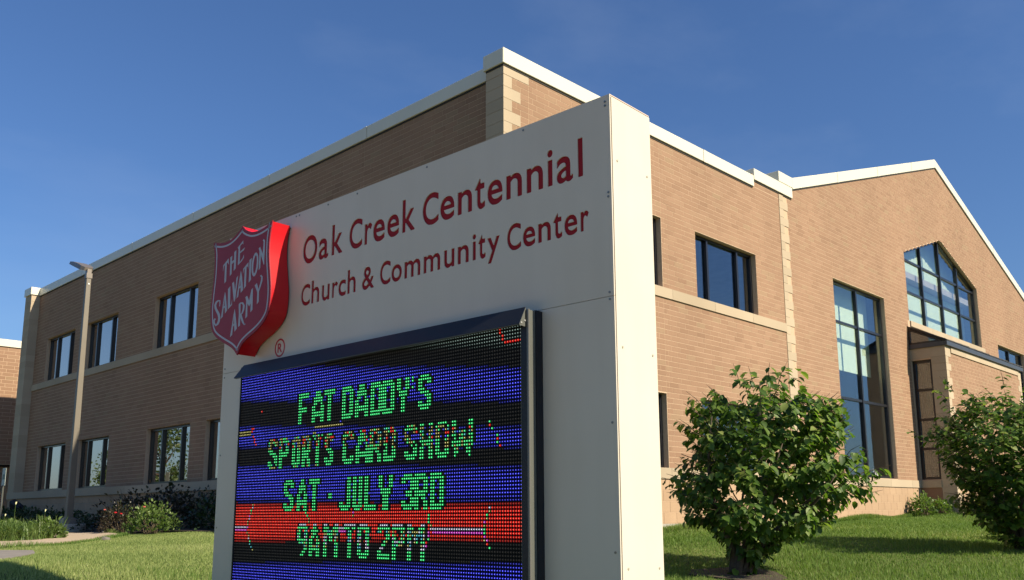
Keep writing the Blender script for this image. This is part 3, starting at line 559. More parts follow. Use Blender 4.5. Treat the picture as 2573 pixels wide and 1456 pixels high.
# front
poly_wall(WBY, [(BAYX0+.1, -.6), (BAYX1-.1, -.6), (BAYX1-.1, 4.60), (BAYX0+.1, 4.60)], [], .22, bld)
mb = MB(); mb.box((BAYX1-.22, BAYY+.22, -.6), (BAYX1, YR, 4.6)); mb.build('wall', M_mortar, bld)
lay(WBY, bricks(lambda z: (BAYX0+.19, BAYX1-.19), .785, 4.40, [], .785, (), 9))
z = 4.575; 
u = BAYX0+.42
while u < BAYX1-.3:
    e = min(u+1.25, BAYX1-.3); stone('sill_stone', (u+.003, BAYY-.03, 4.405), (e-.003, BAYY+.05, 4.572)); u = e
u = BAYX0+.39
while u < BAYX1-.4:
    e = min(u+1.25, BAYX1-.39); stone('sill_stone', (u+.003, BAYY-.03, .585), (e-.003, BAYY+.05, .785)); u = e
mb = MB()
for r in range(4):
    u = BAYX0+.21-(.2 if r % 2 else 0)
    while u < BAYX1-.21:
        a = max(u, BAYX0+.21); b = min(u+.405, BAYX1-.21); u += .405
        if b-a > .03: WBY.box(mb, a+.004, b-.004, .58-(r+1)*.2035+.004, .58-r*.2035-.004, -.002, .02, random.random())
mb.build('base_block_course', M_block, bld, kind='stuff')
# bay roof: gutter board, glazed side, shingles
mb = MB(); mb.box((BAYX0-.05, BAYY-.09, 4.578), (BAYX1+.05, BAYY+.02, 4.70)); mb.box((BAYX0-.05, BAYY+.02, 4.578), (BAYX0+.02, YR-.002, 4.70)); mb.build('bay_fascia', simple('dark_grey_fascia', (.045,.05,.06), .4, var=.1), bld)
def rz(y): return 4.74+(y-BAYY)*(5.24-4.74)/(YR-BAYY)
mb = MB(); mb.add([(BAYX0+.35,BAYY-.06,rz(BAYY-.06)),(BAYX1-.35+.3,BAYY-.06,rz(BAYY-.06)),(BAYX1-.35,YR-.002,rz(YR)),(BAYX0-.02,YR-.002,rz(YR)),
  (BAYX0+.35,BAYY-.06,4.70),(BAYX1-.05,BAYY-.06,4.70),(BAYX1-.35,YR-.002,4.70),(BAYX0+.35,YR-.002,4.70)], [(0,1,2,3),(4,5,6,7),(0,1,5,4),(1,2,6,5),(0,4,7,3)])
rf = mb.build('bay_roof', M_roof, bld)
k = 0
for row in range(3):
    yy = BAYY-.10+row*.30
    u = BAYX0-.03
    while u < BAYX1+.02:
        e = min(u+.62, BAYX1+.03); tk = .03
        y0, y1 = yy, yy+.36
        zz0, zz1 = rz(y0)+.018+.004*(k % 3), rz(y1)+.010
        b = MB(); b.add([(u,y0,zz0),(e-.02,y0,zz0),(e-.02,min(y1,YR-.01),zz1),(u,min(y1,YR-.01),zz1),(u,y0,zz0+tk),(e-.02,y0,zz0+tk+.012),(e-.02,min(y1,YR-.01),zz1+.012),(u,min(y1,YR-.01),zz1+.01)],
            [(0,3,2,1),(4,5,6,7),(0,1,5,4),(1,2,6,5),(2,3,7,6),(3,0,4,7)])
        b.build('shingle', M_roof, rf, at=(u, y0, zz0)); u = e; k += 1
# triangular side light over the fascia
tf = MB()
tri = [(BAYY+.03, 4.70), (YR-.01, 4.70), (YR-.01, 5.20), (BAYY+.03, 4.74)]
def fnx(u, v, d): return (BAYX0+d, u, v)
def strip2(mb, a, b, wdt, d0, d1):
    (x0, z0), (x1, z1) = a, b; L = math.hypot(x1-x0, z1-z0); nx_, nz_ = -(z1-z0)/L*wdt, (x1-x0)/L*wdt
    mb.prism([(x0, z0), (x1, z1), (x1+nx_, z1+nz_), (x0+nx_, z0+nz_)], fnx, d0, d1)
strip2(tf, (BAYY+.03, 4.702), (YR-.01, 4.702), .055, -.02, .06); strip2(tf, (YR-.012, 4.75), (YR-.012, 5.2), .045, -.019, .06); strip2(tf, (YR-.05, 5.17), (BAYY+.06, 4.745), .05, -.021, .06)
tw = tf.build('side_light', M_frame, bld)
b = MB(); b.prism([(BAYY+.12, 4.757), (YR-.055, 4.757), (YR-.055, 5.13)], fnx, .01, .016); b.build('pane', M_glass, tw)
b = MB(); b.prism([(BAYY+.15, 4.757), (YR-.03, 4.757), (YR-.03, 5.13)], fnx, .30, .31); b.build('room_wall', M_shade2, tw)
strip3 = MB(); strip3.prism([(BAYY-.07, 4.70), (YR-.005, 5.215), (YR-.005, 5.27), (BAYY-.07, 4.76)], fnx, -.06, -.024); strip3.build('rake_trim', M_frame, bld)
# ---------------------------------------------------------- bricks: nearest visible ones singly, the rest as one part
SIGNPX = [(533,1500),(563,885),(530,850),(545,600),(690,560),(1530,236),(1629,290),(1670,1500)]
cen = np.array([W.P((a+b)/2, (c_+d)/2, 0) for W, a, b, c_, d in ALLB]); px = project(cen)
vis = (px[:, 0] > 0) & (px[:, 0] < 2572) & (px[:, 1] > 0) & (px[:, 1] < 1456) & ~inside(SIGNPX, px[:, 0], px[:, 1])
size = np.zeros(len(ALLB))
for i in np.where(vis)[0]:
    W, a, b, c_, d = ALLB[i]; p = project(np.array([W.P(a, c_, 0), W.P(b, c_, 0), W.P(b, d, 0), W.P(a, d, 0)], float))
    x, y = p[:, 0], p[:, 1]; size[i] = abs(sum(x[k]*y[(k+1) % 4]-x[(k+1) % 4]*y[k] for k in range(4)))/2
top = set(np.argsort(-size)[:296].tolist())
base_me = {}
mb = MB()
def brick_me(kind):
    if kind not in base_me:
        x = MB(); x.box((-.5, -.5, -.5), (.5, .5, .5)); base_me[kind] = x.mesh('brick', M_brick1)
    return base_me[kind]
bo = origin(bld)
for i, (W, a, b, c_, d) in enumerate(ALLB):
    if i in top:
        o = link('brick', brick_me('b'), bld); ctr = Vector(W.P((a+b)/2, (c_+d)/2, .006+random.uniform(-.0007, .0007)))
        o.location = ctr-bo; o.scale = (b-a, .013, d-c_) if W.k == 'Y' else (.013, b-a, d-c_)
    else:
        j = random.uniform(-.0007, .0007)
        p = [W.P(a, c_, j), W.P(b, c_, j), W.P(b, d, j), W.P(a, d, j), W.P(a, c_, .012), W.P(b, c_, .012), W.P(b, d, .012), W.P(a, d, .012)]
        fl = W.k == 'Y'
        fc = [(0,1,2,3),(0,4,5,1),(1,5,6,2),(2,6,7,3),(3,7,4,0)]
        if not fl: fc = [f[::-1] for f in fc]
        mb.add(p, fc, random.random())
mb.build('brickwork', M_brick, bld, fix=False, kind='stuff')
# ------------------------------------------------------------------ far wing
wing = empty('brick_wing', (11, 36.8, -.4), label='distant lower brick wing at the left edge, sunlit above and shaded below', cat='building')
WW = Wall('Y', 36.81)
poly_wall(WW, [(9.3, -.8), (24, -.8), (24, 6.3), (9.3, 6.3)], [rect((9.6, 12.2, .1, 1.86))[::-1]], .3, wing)
mb = MB(); mb.box((9.3, 37.1, -.8), (24, 50, 6.2)); mb.build('wing_volume', M_mortar, wing)
mb = MB(); mb.box((9.25, 36.76, 6.22), (24, 37.2, 6.49)); mb.build('coping', M_coping, wing)
k = 0; mb = MB()
bl = bricks(lambda z: (9.3, 13), 1.2, 6.22, [(9.6, 12.2, .1, 1.86)], 1.2, (), 11, pitch=.4, course=.135)
vb = []
for (a, b, c_, d) in bl:
    pp = project(np.array([[(a+b)/2, 36.81, (c_+d)/2]]))[0]
    if -5 < pp[0] < 60 and pp[1] > 855 and k < 200:
        x = MB(); WW.box(x, a+.006, b-.006, c_+.006, d-.006, 0, .012); x.build('brick', M_brick1, wing, at=WW.P((a+b)/2, (c_+d)/2, 0)); k += 1
    else: WW.box(mb, a+.006, b-.006, c_+.006, d-.006, 0, .012, random.random())
mb.build('brickwork', M_brick, wing, kind='stuff')
mb = MB(); mb.box((9.6, 36.9, .1), (9.7, 37.0, 1.86)); mb.box((10.1, 36.9, .1), (10.2, 37.0, 1.86)); mb.box((12.1, 36.9, .1), (12.2, 37.0, 1.86)); mb.box((9.7, 36.9, 1.78), (12.1, 36.99, 1.86)); dw = mb.build('doorway', M_frame, wing)
mb = MB(); mb.box((9.7, 36.94, .1), (12.1, 36.95, 1.78)); mb.build('pane', M_glass, dw)
# ------------------------------------------------------------------ the roadside sign
ZG = -1.25
sign = empty('monument_sign', (3.5414, 2.7764, ZG), R(2.2), label='white monument sign with red shield, cut out red lettering and a colour message board', cat='sign')
def sp(x, s, z): return (x, s, z-ZG)      # local: x into the sign, y along it to the left, z up
m, t, p = newmat('white_sign_panel'); p.inputs['Roughness'].default_value = .42
geo = N(t, 'ShaderNodeNewGeometry'); mp = N(t, 'ShaderNodeMapping'); mp.inputs['Scale'].default_value = (6, 6, .5); t.links.new(geo.outputs['Position'], mp.inputs['Vector'])
n1 = N(t, 'ShaderNodeTexNoise'); n1.inputs['Scale'].default_value = 1.3; n1.inputs['Detail'].default_value = 7; t.links.new(mp.outputs[0], n1.inputs['Vector'])
n2 = N(t, 'ShaderNodeTexNoise'); n2.inputs['Scale'].default_value = 1.6; n2.inputs['Detail'].default_value = 2; t.links.new(geo.outputs['Position'], n2.inputs['Vector'])
c = ramp(t, n1.outputs['Fac'], [(.35, (.535,.485,.395)), (.62, (.565,.515,.425))]); c = mixc(t, .5, c, ramp(t, n2.outputs['Fac'], [(.35, (.54,.485,.39)), (.65, (.575,.53,.44))]))
t.links.new(c, p.inputs['Base Color']); bump(t, p, n2.outputs['Fac'], .012, .35); M_panel = m
M_screwL = simple('painted_screw', (.36,.33,.26), .5, var=0)
M_edge = simple('panel_edge', (.55,.45,.38), .6, var=0)
M_letter = simple('red_letter_backing', (.27,.012,.018), .6, var=0, spec=.15)
M_red = simple('red_translucent_shield_side', (.50,.008,.014), .3, var=0, spec=.4)
M_face = simple('dark_red_shield_face', (.25,.022,.034), .45, var=.05, scale=2, spec=.2)
M_silver = simple('silver_grey_lettering', (.36,.39,.44), .5, var=0, spec=.25)
M_screw = simple('dull_screw', (.22,.22,.20), .4, .7, var=0)
M_alu = simple('aluminium_frame', (.085,.09,.08), .5, .0, var=.05)
M_navy = simple('dark_painted_metal', (.012,.014,.020), .45, var=.1, spec=.3)
M_board = simple('black_display_board', (.005,.005,.005), .8, var=0, spec=.08)
SW, ST_, SH = 3.829, .376, 2.205
def gl_loops(ch, off=.0):
    cu = bpy.data.curves.new('t', 'FONT'); cu.body = ch; cu.resolution_u = 6; cu.offset = off; cu.fill_mode = 'FRONT'
    ob = bpy.data.objects.new('t', cu); COL.objects.link(ob)
    dg = bpy.context.evaluated_depsgraph_get(); me = bpy.data.meshes.new_from_object(ob.evaluated_get(dg))
    bpy.data.objects.remove(ob); bpy.data.curves.remove(cu)
    vs = [(v.co.x, v.co.y) for v in me.vertices]
    key = {}; mp = []
    for p in vs:
        k = (round(p[0], 5), round(p[1], 5)); mp.append(key.setdefault(k, len(key)))
    ed = {}
    for p in me.polygons:
        v = [mp[i] for i in p.vertices]
        for a, b in zip(v, v[1:]+v[:1]):
            if (b, a) in ed: del ed[(b, a)]
            else: ed[(a, b)] = 1
    pts = {v: k for k, v in key.items()}; nx_ = {}
    for a, b in ed: nx_.setdefault(a, []).append(b)
    loops = []
    while nx_:
        s0 = next(iter(nx_)); lp = [s0]; c = nx_[s0].pop()
        if not nx_[s0]: del nx_[s0]
        while c != s0 and c in nx_:
            lp.append(c); n_ = nx_[c].pop()
            if not nx_[c]: del nx_[c]
            c = n_
        if len(lp) > 2: loops.append([pts[i] for i in lp])
    bpy.data.meshes.remove(me)
    return loops
def area(lp): return .5*sum(a[0]*b[1]-b[0]*a[1] for a, b in zip(lp, lp[1:]+lp[:1]))
def offset2(lp, d):
    sg = 1 if area(lp) > 0 else -1; out = []; n = len(lp)
    for i in range(n):
        a, b, c = Vector(lp[i-1]), Vector(lp[i]), Vector(lp[(i+1) % n]); e1 = (b-a).normalized(); e2 = (c-b).normalized()
        n1 = Vector((-e1.y, e1.x))*sg; n2 = Vector((-e2.y, e2.x))*sg; m_ = (n1+n2)
        if m_.length < .2: m_ = n1
        m_ = m_.normalized(); cs = max(.42, m_.dot(n1)); out.append((b.x+m_.x*d/cs, b.y+m_.y*d/cs))
    return out
GL = {}
XH, CAP, ASC, DES = .560, .742, .780, -.25
def glyph(ch, sa, sb, zb, hs):
    """fit the glyph into sa..sb; hs = height of a lower case x in metres"""
    if ch not in GL: GL[ch] = gl_loops(ch)
    L = GL[ch]; x0 = min(p[0] for l in L for p in l); x1 = max(p[0] for l in L for p in l)
    y0 = min(p[1] for l in L for p in l); y1 = max(p[1] for l in L for p in l)
    o = .10*hs/ .15 * .15
    tz = {'cap': hs*1.42, 'asc': hs*1.56, 'x': hs*1.04, 't': hs*1.32, 'i': hs*1.50}
    k = 'cap' if ch in 'OC&R' else 'asc' if ch in 'klhb' else 't' if ch == 't' else 'i' if ch == 'i' else 'x'
    lo = zb-hs*.42 if ch == 'y' else zb-(hs*.04 if ch in 'OCaeocu&t' else 0)
    hi = zb+tz[k]+(hs*.03 if ch in 'OC' else 0)
    th = hs*.037; s0, s1 = sa-th, sb+th; lo += th; hi -= th
    res = [[(s0+(p[0]-x0)/(x1-x0)*(s1-s0), lo+(p[1]-y0)/(y1-y0)*(hi-lo)) for p in l] for l in L]
    return thicken(res, th)
def thicken(loops, th, st=.0016):
    """uniformly embolden outlines: signed distance field on a fine grid, traced at distance th"""
    A = np.array([p for l in loops for p in l]); B = np.array([q for l in loops for q in l[1:]+l[:1]])
    lo_, hi_ = A.min(0)-th-3*st, A.max(0)+th+3*st
    xs = np.arange(lo_[0], hi_[0], st); ys = np.arange(lo_[1], hi_[1], st); X, Y = np.meshgrid(xs, ys, indexing='ij'); P = np.c_[X.ravel(), Y.ravel()]
    d2 = np.full(len(P), 1e9)
    for a_, b_ in zip(A, B):
        v = b_-a_; L2 = max(v@v, 1e-14); t = np.clip(((P-a_)@v)/L2, 0, 1); e_ = P-a_-t[:, None]*v; d2 = np.minimum(d2, (e_*e_).sum(1))
    ins = np.zeros(len(P), bool)
    for l in loops: ins ^= inside(l, P[:, 0], P[:, 1])
    D = np.where(ins, 1, -1)*np.sqrt(d2)+th; D = D.reshape(X.shape); D[np.abs(D) < 1e-7] = 1e-7
    nx_, ny_ = D.shape; nxt = {}
    def pt(i, j, k):      # k 0: edge towards +i, 1: edge towards +j
        u, v = (i+1, j) if k == 0 else (i, j+1); f = D[i, j]/(D[i, j]-D[u, v])
        return (xs[i]+f*st, ys[j]) if k == 0 else (xs[i], ys[j]+f*st)
    S_ = D > 0; act = np.argwhere((S_[:-1, :-1] != S_[1:, :-1]) | (S_[:-1, :-1] != S_[:-1, 1:]) | (S_[:-1, :-1] != S_[1:, 1:]))
    for i, j in act:
        c = (S_[i, j], S_[i+1, j], S_[i+1, j+1], S_[i, j+1]); e = [(i, j, 0), (i+1, j, 1), (i, j+1, 0), (i, j, 1)]; cr = [k for k in range(4) if c[k] != c[(k+1) % 4]]
        outs_ = [k for k in cr if c[k]]; ins_ = [k for k in cr if not c[k]]     # leaving / entering the solid, counter-clockwise
        for k in outs_:
            m_ = min(ins_, key=lambda q: (k-q) % 4) if len(ins_) > 1 else ins_[0]
            nxt[e[m_] if False else e[k]] = e[m_]
    loops2 = []
    while nxt:
        s_, n_ = nxt.popitem(); lp = [s_]
        while n_ != s_ and n_ in nxt: lp.append(n_); n_ = nxt.pop(n_)
        if len(lp) < 8: continue
        q = [pt(*k) for k in lp]; out = [q[0]]
        # drop points that hardly bend the line
        for m_ in range(1, len(q)-1):
            a_, b_, c_ = out[-1], q[m_], q[(m_+1) % len(q)]
            cross = abs((b_[0]-a_[0])*(c_[1]-a_[1])-(b_[1]-a_[1])*(c_[0]-a_[0]))/(math.hypot(c_[0]-a_[0], c_[1]-a_[1])+1e-9)
            if cross > .00012 or math.hypot(b_[0]-a_[0], b_[1]-a_[1]) > .012: out.append(b_)
        if len(out) > 3: loops2.append(out)
    return loops2
words = [glyph(c, a, b, 1.790, .143) for c, a, b in SIGN['L1']] + [glyph(c, a, b, 1.4785, .108) for c, a, b in SIGN['L2']]
holes, islands = [], []
for g_ in words:
    big = sorted(g_, key=lambda l: -abs(area(l)))
    for l in g_:
        # counters lie inside a larger loop
        ins = any(l is not m_ and abs(area(m_)) > abs(area(l)) and inside(m_, np.array([l[0][0]]), np.array([l[0][1]]))[0] for m_ in g_)
        (islands if ins else holes).append(l)
def fill2d(loops):
    cu = bpy.data.curves.new('t', 'CURVE'); cu.dimensions = '2D'; cu.fill_mode = 'FRONT'
    for l in loops:
        s_ = cu.splines.new('POLY'); s_.points.add(len(l)-1); s_.use_cyclic_u = True
        s_.points.foreach_set('co', [c for a, b in l for c in (a, b, 0, 1)])
    ob = bpy.data.objects.new('t', cu); COL.objects.link(ob)
    dg = bpy.context.evaluated_depsgraph_get(); me = bpy.data.meshes.new_from_object(ob.evaluated_get(dg))
    v = [(q.co.x, q.co.y) for q in me.vertices]; f = [tuple(q.vertices) for q in me.polygons]
    bpy.data.objects.remove(ob); bpy.data.curves.remove(cu); bpy.data.meshes.remove(me); return v, f
def flat(mb, loops, x0, x1, cap_back=False):
    fv, ff = fill2d(loops); m0 = len(fv)
    mb.add([sp(x0, a, b) for a, b in fv], ff)
    if cap_back: mb.add([sp(x1, a, b) for a, b in fv], [f_[::-1] for f_ in ff])
    f = [p for l in loops for p in l]; n = len(f)
    vs = [sp(x0, a, b) for a, b in f]+[sp(x1, a, b) for a, b in f]; fs = []; o = 0
    for l in loops:
        m_ = len(l); fs += [(o+i, o+(i+1) % m_, o+(i+1) % m_+n, o+i+n) for i in range(m_)]; o += m_
    mb.add(vs, fs)
up = [(0, 1.0945), (SW, 1.0945), (SW, SH), (0, SH)]
mb = MB(); flat(mb, [up]+[h for h in holes], 0.0, .008, True)
for l in islands: flat(mb, [l], 0.0, .008)
mb.build('front_panel', M_panel, sign, fix=True, label='upper white panel with letters cut through it')
names = [c for c, a, b in SIGN['L1']+SIGN['L2']]
for g_ in words:
    mb = MB(); sm = []
    xs = [p[0] for l in g_ for p in l]; zs = [p[1] for l in g_ for p in l]
    outs = [l for l in g_ if l in holes]; ins = [l for l in g_ if l in islands]
    for k, l in enumerate(outs):
        mine = [q_ for q_ in ins if inside(l, np.array([q_[0][0]]), np.array([q_[0][1]]))[0]]
        flat(mb, [l]+mine, .0062, .0079)
    mb.build('letter', M_letter, sign, fix=False)
mb = MB(); mb.box(sp(0, 0, ZG+.02), sp(.008, SW, 1.0915)); mb.build('front_panel', M_panel, sign)
mb = MB(); mb.box(sp(.0085, .004, ZG+.02), sp(ST_-.004, SW-.004, SH-.002)); mb.build('cabinet', M_edge, sign)
mb = MB(); mb.box(sp(.014, -.002, ZG+.02), sp(ST_, .003, SH-.012)); mb.build('side_panel', M_panel, sign)
mb = MB(); mb.box(sp(.014, SW-.003, ZG+.02), sp(ST_, SW+.002, SH-.012)); mb.build('side_panel', M_panel, sign)
mb = MB(); mb.box(sp(ST_-.003, .004, ZG+.02), sp(ST_+.003, SW-.004, SH-.002)); mb.build('back_panel', M_panel, sign)
mb = MB(); mb.box(sp(.002, .001, SH-.004), sp(ST_-.001, SW-.001, SH+.001)); mb.build('top_cap', M_edge, sign)
mb = MB(); mb.box(sp(-.10, -.12, ZG-.3), sp(ST_+.1, SW+.12, ZG+.03)); mb.build('footing', M_conc, sign)
def screw(x, s, z, ax='x'):
    mb = MB(); c = Vector(sp(x, s, z)); n = 8; r = .0068
    if ax == 'x': ring = [(c.x-.003, c.y+r*math.cos(k*math.pi/4), c.z+r*math.sin(k*math.pi/4)) for k in range(n)]; r2 = [(p[0]+.004, *p[1:]) for p in ring]
    else: ring = [(c.x+r*math.cos(k*math.pi/4), c.y-.003, c.z+r*math.sin(k*math.pi/4)) for k in range(n)]; r2 = [(p[0], p[1]+.004, p[2]) for p in ring]
    mb.add(ring+r2, [tuple(range(n))]+[(k, (k+1) % n, (k+1) % n+n, k+n) for k in range(n)]); mb.build('screw', M_screw if ax == 'x' else M_screwL, sign)
for s_, z_ in ((.03,2.168),(.03,2.145),(.020,1.655),(.022,1.632),(.62,2.182),(1.45,2.181),(2.165,2.18),(2.50,2.181),(2.855,2.183),(2.895,2.183),(.028,1.115),(.027,1.078),(.03,.44),(.03,-.20),(3.80,1.13),(3.80,1.06),(3.80,.45),(3.80,-.1)): screw(0, s_, z_)
for x_, z_ in ((.055,1.84),(.335,1.83),(.06,.83),(.335,.82),(.06,-.28),(.335,-.29)): screw(x_, -.002, z_, 'y')
# registered mark
mb = MB(); cy_, cz_, ra, rb = 3.04, 1.205, .066, .070
def ring(a, b, n=36): return [(cy_+a*math.cos(k*2*math.pi/n), cz_+b*math.sin(k*2*math.pi/n)) for k in range(n)]
flat(mb, [ring(.0655, .0695), ring(.053, .056)[::-1]], -.0015, .0005)
g_ = glyph('R', 3.068, 3.012, 1.170, .049); oo = sorted(g_, key=lambda l: -abs(area(l)))
flat(mb, [oo[0]]+oo[1:], -.0016, .0005); mb.build('registered_mark', simple('red_vinyl', (.42,.018,.03), .4, var=0), sign)
# shield
D0, D1 = .0, .165
ol0 = [tuple(p) for p in SIGN['outline']]; ol = []; _c = (0, 7, 25, 41); _m = len(ol0)
for i in range(_m):
    p1, p2 = Vector(ol0[i]), Vector(ol0[(i+1) % _m]); p0 = Vector(ol0[i-1]) if i not in _c else p1*2-p2; p3 = Vector(ol0[(i+2) % _m]) if (i+1) % _m not in _c else p2*2-p1
    for k in range(4):
        u = k/4; q = .5*((2*p1)+(p2-p0)*u+(2*p0-5*p1+4*p2-p3)*u*u+(3*p1-p0-3*p2+p3)*u**3); ol.append((q.x, q.y))
mb = MB(); mb.prism(ol, lambda u, v, d: sp(d, u, v), -.158, -.012)
me_fs = len(mb.f); body = mb.build('shield_body', M_red, sign, smooth=False, label='deep red box behind the shield face, glowing where the sun strikes it')
mb = MB(); mb.prism(offset2(ol, .012), lambda u, v, d: sp(d, u, v), -.013, 0.0); mb.build('shield_spacer', M_dark, sign)
mb = MB(); mb.prism(offset2(ol, -.004), lambda u, v, d: sp(d, u, v), -.166, -.1575); face = mb.build('shield_face', M_face, sign, label='flat dark red shield face')
i1, i2 = offset2(ol, .020), offset2(ol, .034)
mb = MB(); n = len(i1); vs = [sp(-.1668, *p) for p in i1]+[sp(-.1668, *p) for p in i2]+[sp(-.1655, *p) for p in i1]+[sp(-.1655, *p) for p in i2]
fs = []
for i in range(n):
    j = (i+1) % n; fs += [(i, j, j+n, i+n), (i, i+2*n, j+2*n, j), (i+n, j+n, j+3*n, i+3*n)]
mb.add(vs, fs); mb.build('border_line', M_silver, face)
for ch, polys in SIGN['glyphs']:
    mb = MB()
    for k, pl in enumerate(polys):
        pl = [tuple(p) for p in pl]
        fl = [[Vector((a, b, 0)) for a, b in pl]]
        if ch == 'O':
            h = len(pl)//2; loops = [pl[:h-1], pl[h:][:-1]]
            flat(mb, loops, -.1668, -.1655)
        else: flat(mb, [pl], -.1668-.0003*k, -.1655)
    mb.build('letter', M_silver, face)
# small bolts along the lit side of the shield
# ------------------------------------------------------------------ message board
X0 = -.11
mb = MB(); mb.box(sp(-.055, .487, ZG+.25), sp(-.001, 3.372, 1.082)); disp = mb.build('message_board', M_navy, sign, label='black framed full colour message board')
mb = MB(); mb.box(sp(-.108, .4905, ZG+.25), sp(-.0552, .53, 1.078)); bevel(mb.build('side_rail', M_alu, disp), .003)
mb = MB(); mb.box(sp(-.113, .489, ZG+.25), sp(-.1015, .507, 1.083)); bevel(mb.build('corner_bead', simple('bright_bead', (.12,.12,.11), .4, .1, var=0), disp), .003)
mb = MB(); mb.box(sp(-.1105, .507, ZG+.25), sp(-.0553, .546, 1.080)); mb.build('bezel', M_navy, disp)
mb = MB(); mb.box(sp(-.112, .5462, ZG+.25), sp(-.1, .5492, 1.06)); mb.build('bezel_lip', M_alu, disp)
mb = MB(); mb.box(sp(-.1105, .546, 1.0), sp(-.0554, 3.372, 1.082)); mb.box(sp(-.1105, 3.363, ZG+.25), sp(-.0554, 3.372, 1.0)); mb.build('bezel', M_navy, disp)
mb = MB(); mb.box(sp(-.100, .5493, ZG+.25), sp(-.0556, 3.363, 1.0)); mb.build('display_panel', M_board, disp)
# visor
VA, VB = (-.108, 1.096), (-.158, .998)
mb = MB()
for (ya, yb) in ((.517, 3.352),):
    vs = [sp(VA[0], ya, VA[1]), sp(VB[0], ya, VB[1]), sp(VB[0], yb+.04, VB[1]), sp(VA[0], yb-.01, VA[1]), sp(VA[0]+.003, ya, VA[1]-.005), sp(VB[0]+.004, ya, VB[1]-.001), sp(VB[0]+.004, yb+.04, VB[1]-.001), sp(VA[0]+.003, yb-.01, VA[1]-.005)]
    mb.add(vs, [(0,1,2,3),(7,6,5,4),(0,4,5,1),(1,5,6,2),(2,6,7,3),(3,7,4,0)])
vz = mb.build('visor', M_navy, disp)
mb = MB(); mb.box(sp(-.157, .52, .993), sp(-.140, 3.38, .9965)); mb.build('visor_lip', M_alu, disp)
mb = MB(); mb.prism([(-.110, 1.094), (-.160, .996), (-.160, .988), (-.110, .985)], lambda u, v, d: sp(u, d, v), .512, .516); mb.build('visor_bracket', M_alu, disp)
for a, b in ((-.148, 1.003), (-.120, 1.018)):
    mb = MB(); mb.tube([sp(a, .508, b), sp(a, .513, b)], .005, 8); mb.build('bolt', simple('bright_bolt', (.7,.7,.68), .3, .6, var=0), disp)
# glyphs of the running text, 11 rows high
F = dict(
 F="111111 111111 110000 110000 110000 111110 111110 110000 110000 110000 110000",
 A="001100 001100 011110 011110 011010 110011 110011 111111 111111 110011 110011",
 T="111111 111111 001100 001100 001100 001100 001100 001100 001100 001100 001100",
 D="111110 111111 110011 110011 110011 110011 110011 110011 110011 111111 111110",
 Y="110011 110011 110011 110011 011110 011110 001100 001100 001100 001100 001100",
 S="011110 111111 110011 110000 111000 011110 000111 000011 110011 111111 011110",
 P="111110 111111 110011 110011 110011 111111 111110 110000 110000 110000 110000",
 O="011110 111111 110011 110011 110011 110011 110011 110011 110011 111111 011110",
 R="111110 111111 110011 110011 110011 111111 111110 110110 110011 110011 110011",
 C="011110 111111 110011 110000 110000 110000 110000 110000 110011 111111 011110",
 H="110011 110011 110011 110011 110011 111111 111111 110011 110011 110011 110011",
 J="000011 000011 000011 000011 000011 000011 000011 000011 110011 111111 011110",
 U="110011 110011 110011 110011 110011 110011 110011 110011 110011 111111 011110",
 L="110000 110000 110000 110000 110000 110000 110000 110000 110000 111111 111111",
 W="11000011 11000011 11000011 11011011 11011011 11011011 11111111 11111111 01100110 01100110 01000010",
 M="11000011 11100111 11111111 11111111 11011011 11011011 11000011 11000011 11000011 11000011 11000011")
F['3'] = "011110 111111 110011 000011 000011 001110 001110 000011 110011 111111 011110"
F['9'] = "011110 111111 110011 110011 110011 111111 011111 000011 000011 000110 001100"
F['2'] = "011110 111111 110011 000011 000011 000110 001100 011000 110000 111111 111111"
F['.'] = "000 000 000 000 000 110 110 000 000 000 000"; F["'"] = "110 110 010 100 000 000 000 000 000 000 000"
LINES = [(14, [('F',38,6),('A',46,7),('T',53,6),('D',63,6),('A',70,7),('D',78,6),('D',84,6),('Y',91,6),("'",98,2),('S',101,6)]),
 (29, [('S',20,6),('P',27,6),('O',35,5),('R',41,5),('T',47,6),('S',54,5),('C',64,6),('A',71,7),('R',78,6),('D',85,6),('S',95,6),('H',102,6),('O',109,6),('W',116,9)]),
 (44, [('S',31,6),('A',39,6),('T',46,6),('.',57,3),('J',63,6),('U',70,5),('L',76,6),('Y',83,7),('3',94,6),('R',100,6),('D',107,6)]),
 (59, [('9',40,6),('A',47,6),('M',55,8),('T',66,6),('O',73,6),('2',83,6),('P',90,6),('M',97,8)])]
NC, NR, PC, PR = 144, 96, .01955, .0195
LIT = {}
for row, chars in LINES:
    for ch, c0, wd in chars:
        pat = F[ch].split()
        for r_i, line in enumerate(pat):
            for c in range(wd):
                k = int((c+.5)/wd*len(line))
                if line[k] == '1': LIT[(c0+c, row+r_i)] = row
BL_B = [('w',-99,-99),('k',-5.7,10.9),('b',-.6,16.0),('k',13.8,26.2),('b',22.5,32.4),('k',31.4,38.8),('b',37.4,43.1),('r',51.4,53.2),('k',65.9,63.7),('b',73.0,68.8)]
def band_at(i, j):
    f = i/NC; cur = 'w'; edge = 9; d2 = 9
    for n_, a, b in BL_B:
        y = a+(b-a)*f
        if j+.4 >= y: cur = n_; edge = j+.4-y
        else: d2 = y-(j+.4); break
    return cur, min(edge, d2)
PAL = dict(b=((.001,.001,.12),(.16,.18,1.4)), g=((0,.17,.03),(.14,1.1,.36)), r=((.40,.0,.0),(.85,.16,.10)), w=((.004,.010,.008),(.26,.33,.30)), y=((.05,.05,.0),(.9,.8,.35)),
           c=((0,.06,.09),(.25,.9,.9)), m=((.25,0,.2),(1.0,.35,.95)), W=((.1,.1,.16),(1.1,1.1,1.1)), k=((.004,.004,.004),(.030,.027,.022)))
SP = {}
